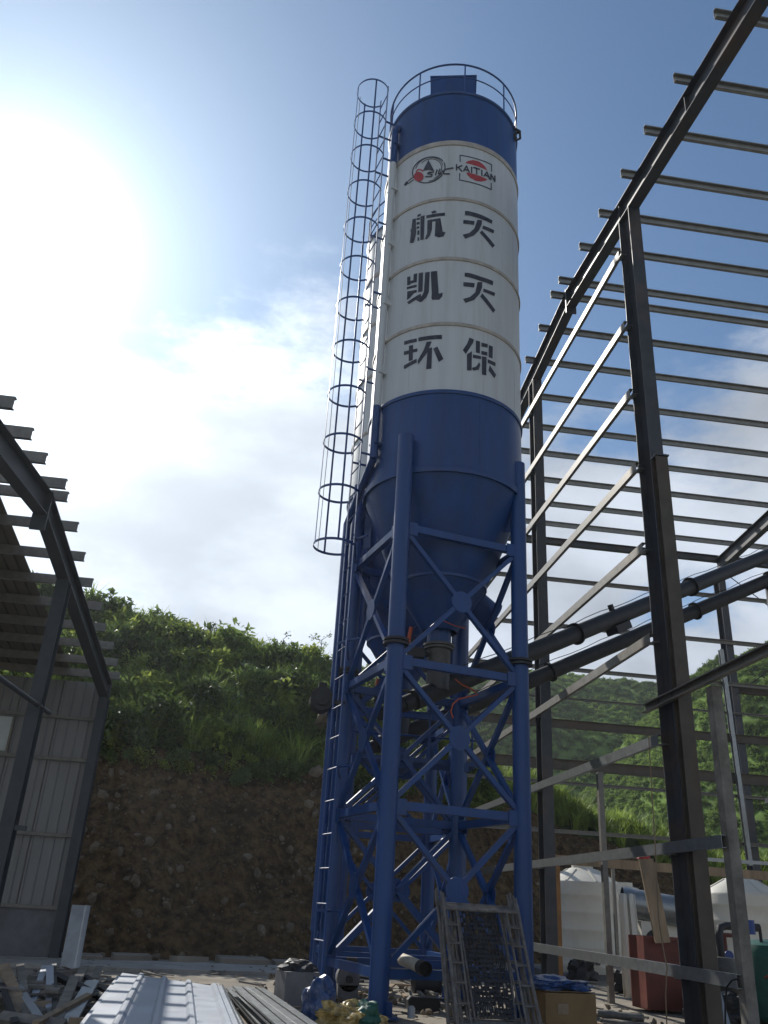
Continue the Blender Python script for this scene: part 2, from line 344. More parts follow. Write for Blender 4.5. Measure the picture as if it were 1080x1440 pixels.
random.seed(21)
for i in range(230):
    x = random.uniform(-4.6, 5.6) if i < 180 else random.uniform(9, 17); t = random.uniform(0.04, 0.97) ** 0.8
    if noise.noise(Vector((x * 0.6, t * 2.5, 4.0))) < -0.12: continue
    put_rock(bank_pt(x, t) + Vector((0, .03, 0)), random.choice((.06, .07, .08, .1, .12, .17)), bank)
for px, py, s in ((328, 1098, .20), (345, 1120, .14), (440, 1085, .14), (205, 1068, .13), (225, 1150, .13), (237, 1163, .12), (270, 1152, .12), (300, 1170, .14), (345, 1205, .17), (360, 1230, .16), (128, 1265, .17), (192, 1175, .11), (315, 1268, .13), (340, 1275, .12)):
    r = ray(px, py); k = 20.0
    while k < 40:
        p = Vector((0, 0, CAM_H)) + r * k
        if p.y > bank_pt(p.x, max(0, min(1, p.z / lerp_pts(CUT, p.x)))).y: break
        k += 0.05
    put_rock(p, s, bank)
for p_, s in ((at(455, 1010, 1, 27.2), .42), (at(298, 938, 1, 31.2), .30), (at(445, 1085, 1, 25.9), .25), (at(435, 1130, 1, 25.0), .17)):
    put_rock(p_, s, hill)
for i in range(46):
    x = random.uniform(-4.4, 6); put_rock(Vector((x, lerp_pts(BASE, x) - abs(random.gauss(0, .35)), .03)), random.choice((.05, .06, .08, .1, .13)), bank)
pb = MB()
ico = bmesh.new(); bmesh.ops.create_icosphere(ico, subdivisions=1, radius=1); IV = [v.co.copy() for v in ico.verts]; IF = [tuple(v.index for v in f.verts) for f in ico.faces]; ico.free()
for i in range(5200):
    x = random.uniform(-7, 22); t = random.random(); p = bank_pt(x, t); s = random.uniform(.010, .045) * (1.3 if x > 8 else 1)
    jit = [random.uniform(.6, 1.3) for _ in IV]
    pb.add([p + v * s * j for v, j in zip(IV, jit)], IF)
tag(pb.build('gravel', 'stone', bank), kind='stuff')

# ------------------------------------------------------------------ vegetation
SRC = bpy.data.collections.new('plant_sources')
def leaf_quad(b, p, d, up, L_, w):
    d = d.normalized(); sd = d.cross(up)
    if sd.length < 1e-3: sd = d.orthogonal()
    sd.normalize(); nn = sd.cross(d)
    b.add([p, p + d * L_ * .45 + sd * w + nn * L_ * .06, p + d * L_ - nn * L_ * .12, p + d * L_ * .45 - sd * w + nn * L_ * .06], [(0, 1, 2), (0, 2, 3)])
def rnd_dir(rg, zmin=-1):
    while True:
        v = Vector((rg.uniform(-1, 1), rg.uniform(-1, 1), rg.uniform(zmin, 1)))
        if 0.1 < v.length < 1: return v.normalized()
def clump(seed, n, rad, hgt, leaf):
    rg = random.Random(seed); b = MB()
    lobes = [(Vector((rg.uniform(-.55, .55) * rad, rg.uniform(-.55, .55) * rad, hgt * rg.uniform(.25, .75))), rg.uniform(.35, .6) * rad) for _ in range(6)]
    for _ in range(n):
        c, r = rg.choice(lobes); dd = rnd_dir(rg, -.5); p = c + dd * r * rg.uniform(.55, 1.05); p.z = max(p.z, 0.0)
        leaf_quad(b, p, (dd * .7 + rnd_dir(rg)).normalized(), Vector((0, 0, 1)), leaf * rg.uniform(.6, 1.3), leaf * rg.uniform(.2, .38))
    for _ in range(16):
        a = rg.uniform(0, 6.28); q = Vector((math.cos(a) * rad * .5, math.sin(a) * rad * .5, hgt * rg.uniform(.7, 1.25)))
        for k in range(4): leaf_quad(b, q * (.7 + .1 * k), rnd_dir(rg), Vector((0, 0, 1)), leaf, leaf * .25)
    return b
def tuft(seed, n, hgt):
    rg = random.Random(seed); b = MB()
    for _ in range(n):
        a = rg.uniform(0, 6.28); p = Vector((rg.uniform(-.12, .12), rg.uniform(-.12, .12), 0)); o = Vector((math.cos(a), math.sin(a), 0)); h = hgt * rg.uniform(.5, 1.15); w = Vector((-o.y, o.x, 0)) * 0.017
        m1 = p + o * h * .22 + Vector((0, 0, h * .6)); e = p + o * h * rg.uniform(.4, .8) + Vector((0, 0, h * rg.uniform(.7, 1)))
        b.add([p - w, p + w, m1 + w, m1 - w, e], [(0, 1, 2, 3), (3, 2, 4)])
    return b
def src(b, name, m):
    me = bpy.data.meshes.new(name); me.from_pydata(b.v, [], b.f); me.materials.append(MAT[m]); return me
CL = [src(clump(i, 330, .62, .66, .17), 'clump', 'leaf') for i in range(5)]
CL += [src(clump(20 + i, 240, .55, .6, .16), 'clump', 'leaf_light') for i in range(3)]
TU = [src(tuft(i, 60, .9), 'tuft', 'grass') for i in range(3)]
FC = [src(clump(40 + i, 170, .9, .8, .34), 'far_clump', 'farleaf') for i in range(4)]
def collection(name, meshes):
    c = bpy.data.collections.new(name)
    for i, me in enumerate(meshes):
        o = bpy.data.objects.new(me.name, me); c.objects.link(o)
    return c
def scatter(name, base, coll, dens, smin, smax, seed, label, cat, tilt=0.25, m='leaf'):
    o = bpy.data.objects.new(name, base.data.copy()); COL.objects.link(o); tag(o, label, cat, kind='stuff')
    ng = bpy.data.node_groups.new(name, 'GeometryNodeTree'); ng.interface.new_socket('Geometry', in_out='INPUT', socket_type='NodeSocketGeometry'); ng.interface.new_socket('Geometry', in_out='OUTPUT', socket_type='NodeSocketGeometry')
    A = ng.nodes.new; L = ng.links.new
    gi, go = A('NodeGroupInput'), A('NodeGroupOutput'); dp = A('GeometryNodeDistributePointsOnFaces'); dp.inputs['Density'].default_value = dens; dp.inputs['Seed'].default_value = seed
    ip = A('GeometryNodeInstanceOnPoints'); ci = A('GeometryNodeCollectionInfo'); ci.inputs[0].default_value = coll; ci.inputs['Separate Children'].default_value = True; ci.inputs['Reset Children'].default_value = True
    ip.inputs['Pick Instance'].default_value = True
    rv = A('FunctionNodeRandomValue'); rv.data_type = 'FLOAT_VECTOR'; rv.inputs[0].default_value = (-tilt, -tilt, 0); rv.inputs[1].default_value = (tilt, tilt, 6.283)
    rs = A('FunctionNodeRandomValue'); rs.data_type = 'FLOAT'; rs.inputs[2].default_value = smin; rs.inputs[3].default_value = smax
    er = A('FunctionNodeEulerToRotation')
    L(gi.outputs[0], dp.inputs[0]); L(dp.outputs[0], ip.inputs['Points']); L(ci.outputs[0], ip.inputs['Instance']); L(rv.outputs[0], er.inputs[0]); L(er.outputs[0], ip.inputs['Rotation']); L(rs.outputs[1], ip.inputs['Scale']); L(ip.outputs[0], go.inputs[0])
    md = o.modifiers.new('scatter', 'NODES'); md.node_group = ng
    return o
cC, cT, cF = collection('clumps', CL), collection('tufts', TU), collection('far_clumps', FC)
# a trimmed copy of the hillside that the camera can see carries the plants
veg_us = frange(-14, 22, 120)
hv = grid('plant_bed', hill_pt, veg_us, frange(-0.0, 17, 60), 'hillsoil'); hw = grid('plant_bed', hill_pt, frange(-14, 8.5, 80), frange(0, 17, 60), 'hillsoil')
scatter('ground_cover', hw, cC, 2.6, .35, 1.7, 3, 'dense leafy green scrub covering the hillside above the earth bank', 'scrub')
scatter('tall_grass', hv, cT, 6.0, .4, 1.35, 5, 'tufts of tall bright grass among the hillside scrub', 'grass')
bv = grid('plant_bed', lambda u, t: bank_pt(u, t), frange(-14, 9, 90), frange(0.86, 1.0, 6), 'earth')
scatter('bank_edge_plants', bv, cC, 6.0, .35, .75, 9, 'leafy scrub hanging over the top edge of the earth bank', 'scrub', tilt=.8)
for ob in (hv, hw, bv): bpy.data.objects.remove(ob)
scatter('far_hill_scrub', fh1, cF, 1.1, .3, .85, 2, 'mottled green scrub on the farthest hill ridge', 'scrub')
scatter('near_hill_scrub', fh2, cF, 2.0, .25, .75, 4, 'mottled green scrub on the steep hill behind the open frame', 'scrub')
def hill_hit(px, py):
    r = ray(px, py); k = 24.0
    while k < 70:
        p = Vector((0, 0, CAM_H)) + r * k; e = bank_pt(p.x, 1.0)
        if p.y > e.y and hill_pt(p.x, p.y - e.y).z > p.z: return p
        k += .1
    return None
def ridge_pos(px, yo=0.0):
    """highest point of the hillside in the vertical plane through pixel column px, near the skyline"""
    best = None
    for s in frange(2, 16, 60):
        r = ray(px, 900); x = r.x / r.y
        for it in range(1):
            y = 25.5 + s
        p = hill_pt(x * y, y - bank_pt(x * y, 1.0).y) if y > bank_pt(x * y, 1.0).y else None
        if p is None: continue
        el = (p.z - CAM_H) / p.y
        if best is None or el > best[0]: best = (el, p)
    return best[1]
def sapling(p, h, seed, label, nl=150, spread=.45, leafm='leaf', cat='small tree', group=None, leaf=.12):
    rg = random.Random(seed); root = thing('small_tree', label, cat, group, p); b = MB(); lb = MB()
    top = Vector((rg.uniform(-.1, .1), rg.uniform(-.1, .1), h * .8)); b.cyl((0, 0, -.2), top * .55, .035, 6, .022); b.cyl(top * .55, top, .022, 6, .01)
    for k in range(9):
        z0 = h * rg.uniform(.35, .8); s0 = top * (z0 / (h * .8)); dd = rnd_dir(rg, .1); e = s0 + Vector((dd.x, dd.y, abs(dd.z) * .7)) * spread * h * rg.uniform(.5, 1)
        b.cyl(s0, e, .012, 5, .005)
        for j in range(nl // 9):
            q = s0.lerp(e, rg.uniform(.55, 1.08)) + rnd_dir(rg) * .14 * h * spread
            leaf_quad(lb, q, rnd_dir(rg), Vector((0, 0, 1)), leaf * rg.uniform(.6, 1.2), leaf * .33)
    b.build('trunk', 'bark', root); lb.build('crown', leafm, root)
def shrub(p, rad, h, seed, label, m='leaf', group=None):
    root = thing('shrub', label, 'shrub', group, p); clump(seed, 900, rad, h, .11).build('foliage', m, root)
    b = MB(); rg = random.Random(seed)
    for k in range(5): b.cyl((0, 0, -.2), (rg.uniform(-.4, .4) * rad, rg.uniform(-.4, .4) * rad, h * .7), .02, 5, .008)
    b.build('stem', 'bark', root)
for px, h, sd, lb, sp in ((180, 1.0, 1, 'small flat-topped sapling on the skyline above the shed eave', .7), (300, 1.25, 2, 'round leafy sapling on the hill crest, first of a pair', .5), (322, 1.1, 3, 'leafy sapling on the hill crest beside a rounder one', .45), (400, 1.3, 4, 'spindly sapling standing alone in the middle of the hill crest', .5), (452, 1.9, 5, 'tall thin sapling on the hill crest beside the silo ladder', .35)):
    sapling(ridge_pos(px), h, sd, lb, spread=sp)
for i, (px, py) in enumerate(((270, 905), (190, 895), (315, 920), (420, 930), (230, 960), (370, 960), (300, 985), (180, 1000), (440, 985), (250, 1030), (350, 1035), (420, 1050))):
    p = hill_hit(px, py)
    if p: shrub(p, random.uniform(.6, .95), random.uniform(.7, 1.1), 60 + i, 'rounded dark green shrub standing out of the hillside scrub', group='shrubs on the hillside') if i % 3 else shrub(p, random.uniform(.5, .8), random.uniform(.6, .9), 60 + i, 'bright yellow-green bushy shrub standing out of the hillside scrub', 'leaf_light', group='bright shrubs on the hillside')
p = hill_hit(385, 975)
if p: shrub(p, .6, .6, 91, 'dried reddish brown shrub on the hillside', 'dryleaf')

# ------------------------------------------------------------------ silos
SC = Vector((2.70, 13.85, 0)); SR = 1.45
def on_silo(px, py, rad):
    r = ray(px, py); ox, oy = -SC.x, -SC.y; a = r.x ** 2 + r.y ** 2; b = 2 * (ox * r.x + oy * r.y); c = ox * ox + oy * oy - rad * rad
    t = (-b - math.sqrt(b * b - 4 * a * c)) / (2 * a); return Vector((0, 0, CAM_H)) + r * t
LEGS = {'FL': Vector((1.775, 12.55, 0)), 'R': Vector((3.90, 13.08, 0)), 'L': Vector((1.24, 14.67, 0)), 'B': Vector((3.37, 15.20, 0))}
LV = [8.05, 6.95, 4.72, 2.62, 0.50]                            # bottom of shell, then brace levels
RINGS = [9.59, 11.06, 12.60, 14.13, 15.67]
Z0, Z1 = 8.04, 17.2
def make_silo(label, lettering=True):
    root = thing('cement_silo', label, 'silo', None, SC); off = -SC
    def B(b, name, m, parent=None, smooth=False):
        if parent is None: b.v = [tuple(Vector(v) + off) for v in b.v]; return b.build(name, m, root, smooth)
        b.v = [tuple(Vector(v) + off) for v in b.v]; o = b.build(name, m, parent, smooth); return o
    def shell(z0, z1, m): 
        b = MB(); b.lathe(SC, [(SR, z0), (SR, z1)], 96); return B(b, 'shell_section', m, smooth=True)
    lev = [Z0] + RINGS + [Z1]
    for i in range(6): shell(lev[i], lev[i + 1], 'white' if 0 < i < 5 else 'blue')
    for i, zz in enumerate([Z0 + .02] + RINGS):
        b = MB(); wv = .035 if 0 < i < 5 else .06
        b.lathe(SC, [(SR - .01, zz - wv), (SR + .022, zz - wv), (SR + .03, zz), (SR + .022, zz + wv), (SR - .01, zz + wv)], 96)
        B(b, 'seam_ring', 'blue' if i < 2 else 'seam', smooth=True)
    b = MB(); b.lathe(SC, [(SR + .02, Z1 - .06), (SR + .03, Z1), (SR, Z1 + .01), (.05, Z1 + .22), (0.001, Z1 + .22)], 72); B(b, 'roof', 'blue', smooth=True)
    b = MB(); b.lathe(SC, [(SR - .01, Z0), (.80, 6.41), (.30, 5.62)], 72); B(b, 'hopper', 'blue', smooth=True)
    b = MB(); b.strip_ring(SC + Vector((0, 0, 6.41)), .785, .05, .03, n=60); B(b, 'hopper_ring', 'blue', smooth=True)
    # outlet and valve
    b = MB(); b.cyl(SC + Vector((0, 0, 5.38)), SC + Vector((0, 0, 5.66)), .21, 24); o1 = B(b, 'outlet_neck', 'blue', smooth=True)
    b = MB()
    for zz, rr in ((5.38, .27), (5.33, .25), (5.02, .25), (4.97, .27)): b.cyl(SC + Vector((0, 0, zz - .02)), SC + Vector((0, 0, zz + .02)), rr, 24)
    b.cyl(SC + Vector((0, 0, 5.03)), SC + Vector((0, 0, 5.31)), .20, 24)
    vb = B(b, 'butterfly_valve', 'valve', smooth=True)
    b = MB(); b.box(SC + Vector((-.42, -.1, 5.2)), (.3, .16, .16)); b.cyl(SC + Vector((-.3, -.1, 5.2)), SC + Vector((-.15, -.05, 5.2)), .04, 10); b.cyl(SC + Vector((-.46, -.1, 5.28)), SC + Vector((-.46, -.1, 5.42)), .05, 12); B(b, 'actuator', 'darkmetal', vb)
    b = MB(); b.cyl(SC + Vector((-.55, -.12, 5.36)), SC + Vector((-.52, -.18, 5.62)), .035, 10); B(b, 'valve_handle', 'hose', vb, True)
    # manhole on the cone
    b = MB(); c0 = SC + Vector((.62, .30, 6.35)); ax = Vector((.75, .22, -.45)).normalized(); b.cyl(c0, c0 + ax * .42, .27, 24); b.cyl(c0 + ax * .42, c0 + ax * .47, .32, 24); B(b, 'manhole', 'blue', smooth=True)
    # legs with flanges and base plates
    ctr = SC
    for k, p in LEGS.items():
        b = MB(); b.cyl(p, p + Vector((0, 0, 8.66)), .135, 24); lg = B(b, 'leg', 'blue', smooth=True)
        b = MB(); b.box(p + Vector((0, 0, .012)), (.48, .48, .03))
        for j in range(4):
            a = math.pi / 4 + j * math.pi / 2; dd = Vector((math.cos(a), math.sin(a), 0)); b.box(p + dd * .17 + Vector((0, 0, .1)), (.12, .012, .18), Matrix.Rotation(a, 3, 'Z'))
        B(b, 'base_plate', 'blue', lg)
        b = MB()
        for zz in (4.97, 5.03): b.cyl(p + Vector((0, 0, zz - .018)), p + Vector((0, 0, zz + .018)), .2, 24)
        B(b, 'flange', 'darkmetal', lg, True)
        b = MB(); dr = (ctr - p); dr.z = 0; dr.normalize(); b.box(p + dr * .13 + Vector((0, 0, 7.9)), (.30, .02, 1.1), Matrix.Rotation(math.atan2(dr.y, dr.x), 3, 'Z')); B(b, 'shell_gusset', 'blue', lg)
    order = ['FL', 'R', 'B', 'L']
    for i in range(4):
        p, q = LEGS[order[i]], LEGS[order[(i + 1) % 4]]; dr = (q - p).normalized(); nrm = Vector((dr.y, -dr.x, 0)); up = Vector((0, 0, 1))
        if nrm.dot((p + q) / 2 - SC) < 0: nrm = -nrm
        for zz in LV[1:]:
            b = MB(); b.bar(p + dr * .1 + up * zz, q - dr * .1 + up * zz, .10, .12); B(b, 'crossbeam', 'blue')
        for z1, z2 in zip(LV[1:], LV[2:]):
            c = (p + q) / 2 + up * (z1 + z2) / 2
            for (a, az), (e, ez) in (((p, z1), (q, z2)), ((p, z2), (q, z1))):
                s0 = a + (e - a).normalized() * .12 + up * (az - .12 if az > ez else az + .12); s1 = e - (e - a).normalized() * .12 + up * (ez + .12 if az > ez else ez - .12)
                b = MB(); b.bar(s0, c, .07, .085, nrm); b.bar(c, s1, .07, .085, nrm); B(b, 'brace', 'blue')
            b = MB(); b.cyl(c + nrm * .037, c + nrm * .052, .18, 20); B(b, 'gusset_plate', 'blue')
            for a, sgn in ((p, 1), (q, -1)):
                for zc, sg in ((z1, -1),):
                    b = MB(); b.box(a + dr * sgn * .19 + up * (zc - .02) + nrm * .062, (.15, .012, .22), Matrix.Rotation(math.atan2(dr.y, dr.x), 3, 'Z')); B(b, 'corner_plate', 'blue')
    # filling pipe beside the ladder
    ph = R(-90)
    while math.atan2(SC.x + (SR + .1) * math.cos(ph), SC.y + (SR + .1) * math.sin(ph)) > R(5.62): ph -= R(.25)
    pd = Vector((math.cos(ph), math.sin(ph), 0)); pc = SC + pd * (SR + .10)
    zs = [8.5, 9.59, 15.67, 16.65]; pl = LEGS['L'] + Vector((-.22, -.06, 0))
    b = MB(); b.tube([pl + Vector((0, 0, .9)), pl + Vector((0, 0, 7.8)), pl.lerp(pc, .5) + Vector((0, 0, 8.15)), pc + Vector((0, 0, 8.5))], .07, 14); B(b, 'filling_pipe', 'blue', smooth=True)
    for a, e, m in zip(zs, zs[1:], ('blue', 'white', 'blue')):
        b = MB(); b.cyl(pc + Vector((0, 0, a)), pc + Vector((0, 0, e)), .075, 16); B(b, 'filling_pipe', m, smooth=True)
    b = MB(); b.tube([pc + Vector((0, 0, 16.62)), pc + Vector((0, 0, 16.74)) - pd * .03, pc + Vector((0, 0, 16.80)) - pd * .12, pc + Vector((0, 0, 16.8)) - pd * .24], .078, 14); B(b, 'pipe_bend', 'blue', smooth=True)
    for zz in (8.8, 10.3, 11.9, 13.4, 14.9, 16.2):
        b = MB(); b.box(pc - pd * .05 + Vector((0, 0, zz)), (.2, .2, .03), Matrix.Rotation(math.atan2(pd.y, pd.x), 3, 'Z')); B(b, 'pipe_clamp', 'blue' if zz < 9.6 or zz > 15.7 else 'white')
    # top railing
    rl = MB(); rl.tube([SC + Vector((math.cos(a) * 1.46, math.sin(a) * 1.46, Z1 + .85)) for a in frange(0, 2 * math.pi, 73)[:-1]], .021, 6, True); ra = B(rl, 'railing', 'blue', smooth=True)
    rl = MB(); rl.tube([SC + Vector((math.cos(a) * 1.46, math.sin(a) * 1.46, Z1 + .45)) for a in frange(0, 2 * math.pi, 73)[:-1]], .014, 6, True); B(rl, 'middle_rail', 'blue', ra, True)
    for k in range(9):
        a = R(-92 + 40 * k); e = SC + Vector((math.cos(a) * 1.46, math.sin(a) * 1.46, Z1 - .02)); rl = MB(); rl.cyl(e, e + Vector((0, 0, .86)), .016, 8); B(rl, 'post', 'blue', ra)
    # dust collector box on the roof
    b = MB(); rz = Matrix.Rotation(R(-12), 3, 'Z'); b.box(SC + Vector((-.12, -.55, Z1 + .56)), (1.0, .85, 1.0), rz); dc = B(b, 'dust_collector', 'blue')
    b = MB(); b.box(SC + Vector((-.12, -.55, Z1 + 1.075)), (1.04, .89, .03), rz); B(b, 'lid', 'blue', dc)
    b = MB(); b.cyl(SC + Vector((.75, .5, Z1 + .05)), SC + Vector((.75, .5, Z1 + .45)), .2, 18); b.cyl(SC + Vector((.75, .5, Z1 + .45)), SC + Vector((.75, .5, Z1 + .5)), .26, 18); B(b, 'relief_valve', 'blue', smooth=True)
    b = MB(); b.cyl(SC + Vector((-.95, -.75, Z1 + .02)), SC + Vector((-.95, -.75, Z1 + .22)), .1, 12); b.box(SC + Vector((-1.1, -.6, Z1 + .1)), (.12, .1, .16)); B(b, 'level_sensor', 'darkmetal')
    hp = on_silo(724, 190, SR + .02); b = MB(); b.tube([hp + Vector((0, 0, .2)), hp + Vector((.1, -.05, .08)), hp + Vector((.12, 0, -.08)), hp + Vector((0.02, .02, -.14)), hp + Vector((-.02, 0, .0)), hp + Vector((.08, 0, .1))], .03, 8); B(b, 'lifting_lug', 'darkmetal', smooth=True)
    # vertical lap seams of the shell plates
    for i in range(6):
        for k in range(4):
            a = R(i * 37 + k * 90 + 14); e = SC + Vector((math.cos(a), math.sin(a), 0)) * (SR + .001)
            b = MB(); b.bar(e + Vector((0, 0, lev[i] + .06)), e + Vector((0, 0, lev[i + 1] - .06)), .016, .008, (math.cos(a), math.sin(a), 0)); B(b, 'lap_seam', 'white' if 0 < i < 5 else 'blue')
    # walkway between the towers
    b = MB(); b.box((2.55, 15.85, 3.72), (2.5, .75, .08)); wk = B(b, 'walkway', 'blue')
    for x in (1.35, 2.1, 2.9, 3.7):
        b = MB(); b.cyl((x, 15.52, 3.7), (x, 15.52, 4.6), .02, 8); B(b, 'railing_post', 'blue', wk)
    for zz in (4.15, 4.58):
        b = MB(); b.cyl((1.3, 15.52, zz), (3.8, 15.52, zz), .018, 8); B(b, 'rail', 'blue', wk)
    for x in (1.5, 2.5, 3.5):
        b = MB(); b.bar((x, 15.1, 3.6), (x, 16.3, 3.6), .08, .14); B(b, 'joist', 'blue', wk)
    # ladder with cage
    be = R(15); nn = Vector((-math.cos(be), -math.sin(be), 0)); tt = Vector((-nn.y, nn.x, 0)); lp = SC + nn * (SR + .30)
    b = MB()
    ld = None
    for sg in (-1, 1):
        b = MB(); b.bar(lp + tt * .21 * sg + Vector((0, 0, .02)), lp + tt * .21 * sg + Vector((0, 0, 18.0)), .045, .016, nn); o = B(b, 'ladder_rail', 'blue')
        if ld is None: ld = o; ld.name = 'ladder'
        else: o.parent = ld
    zz = .35
    while zz < 17.8:
        b = MB(); b.cyl(lp + tt * .21 + Vector((0, 0, zz)), lp - tt * .21 + Vector((0, 0, zz)), .012, 6); B(b, 'rung', 'blue', ld); zz += .47
    for zz in (1.2, 3.2, 5.2, 7.0, 8.6, 10.4, 12.2, 14.0, 15.8, 16.9):
        for sg in (-1, 1):
            b = MB(); e = lp + tt * .21 * sg + Vector((0, 0, zz)); ee = e - nn * .31
            if zz < 8: ee = LEGS['L'] + Vector((0, 0, zz)) if sg > 0 else e - nn * .2 + tt * .5
            b.bar(e, ee, .03, .03); B(b, 'standoff', 'blue', ld)
    cc = SC + nn * (SR + .30 + .27); a0 = math.atan2(-nn.y, -nn.x)
    cg = None
    for i in range(12):
        zz = 6.8 + i * 1.007; b = MB(); b.strip_ring(cc + Vector((0, 0, zz)), .36, .045, .006, a0 + R(38), a0 + R(322), 40); o = B(b, 'cage_hoop', 'blue', ld, True)
        b = MB()
    for a in (100, 150, 180, 210, 260):
        if a in (150, 210): continue
        an = a0 + R(a); e = cc + Vector((math.cos(an), math.sin(an), 0)) * .354; b = MB(); b.bar(e + Vector((0, 0, 6.78)), e + Vector((0, 0, 17.9)), .035, .007, (math.cos(an), math.sin(an), 0)); B(b, 'cage_strap', 'blue', ld)
    an = a0 + R(205); e = cc + Vector((math.cos(an), math.sin(an), 0)) * .375; b = MB(); b.tube([e + Vector((.0, 0, 17.4)), e + Vector((-.02, 0, 13)), e + Vector((0.015, 0, 9)), e + Vector((0, 0, 6.6))], .006, 5); B(b, 'hanging_rope', 'scaf', ld)
    # vibrator motor strapped beside the ladder
    b = MB(); mc = LEGS['L'] + Vector((-.42, -.1, 4.45)); b.cyl(mc + Vector((0, -.16, 0)), mc + Vector((0, .2, 0)), .2, 20); b.cyl(mc + Vector((0, -.22, 0)), mc + Vector((0, -.16, 0)), .12, 16); b.box(mc + Vector((.2, 0, -.02)), (.4, .12, .06)); b.box(mc + Vector((0, 0, .24)), (.14, .18, .1)); B(b, 'motor', 'darkmetal', smooth=True)
    # hose
    b = MB(); h0 = at(640, 1010, 1, 13.2); b.tube([at(x, y, 1, 13.2) for x, y in ((637, 1010), (634, 1000), (637, 990), (645, 983), (658, 980), (672, 977), (665, 970), (650, 963), (640, 955))], .012, 6); B(b, 'air_hose', 'hose', smooth=True)
    b = MB(); b.tube([at(x, y, 1, 13.3) for x, y in ((618, 870), (628, 875), (640, 880), (655, 884))], .008, 6); B(b, 'air_hose', 'hose', smooth=True)
    if lettering: letters(root, off)
    return root

def poly_on_silo(polys, name, m, root, off, lift=.006):
    """polygons in photo pixels projected onto the curved shell, cut into narrow strips so that they follow the curve"""
    bm = bmesh.new()
    for pl in polys:
        vs = []
        for px, py in pl:
            p = on_silo(px, py, SR + lift); th = math.atan2(p.x - SC.x, -(p.y - SC.y)); vs.append(bm.verts.new((th * SR, 0, p.z)))
        try: bm.faces.new(vs)
        except ValueError: pass
    bmesh.ops.triangulate(bm, faces=bm.faces[:])
    xs = [v.co.x for v in bm.verts]; x = min(xs) + .06
    while x < max(xs):
        bmesh.ops.bisect_plane(bm, geom=bm.verts[:] + bm.edges[:] + bm.faces[:], plane_co=(x, 0, 0), plane_no=(1, 0, 0)); x += .06
    for v in bm.verts:
        th = v.co.x / SR; rr = SR + lift; v.co = Vector((SC.x + math.sin(th) * rr, SC.y - math.cos(th) * rr, v.co.z)) + off
    bmesh.ops.recalc_face_normals(bm, faces=bm.faces[:])
    me = bpy.data.meshes.new(name); bm.to_mesh(me); bm.free(); me.materials.append(MAT[m]); o = bpy.data.objects.new(name, me); COL.objects.link(o); o.parent = root
    return o
def strokes(lines, w):
    out = []
    for ln in lines:
        for (x0, y0), (x1, y1) in zip(ln, ln[1:]):
            dx, dy = x1 - x0, y1 - y0; l = math.hypot(dx, dy) or 1; nx, ny = -dy / l * w / 2, dx / l * w / 2; ex, ey = dx / l * w * .3, dy / l * w * .3
            out.append([(x0 + nx - ex, y0 + ny - ey), (x1 + nx + ex, y1 + ny + ey), (x1 - nx + ex, y1 - ny + ey), (x0 - nx - ex, y0 - ny - ey)])
    return out
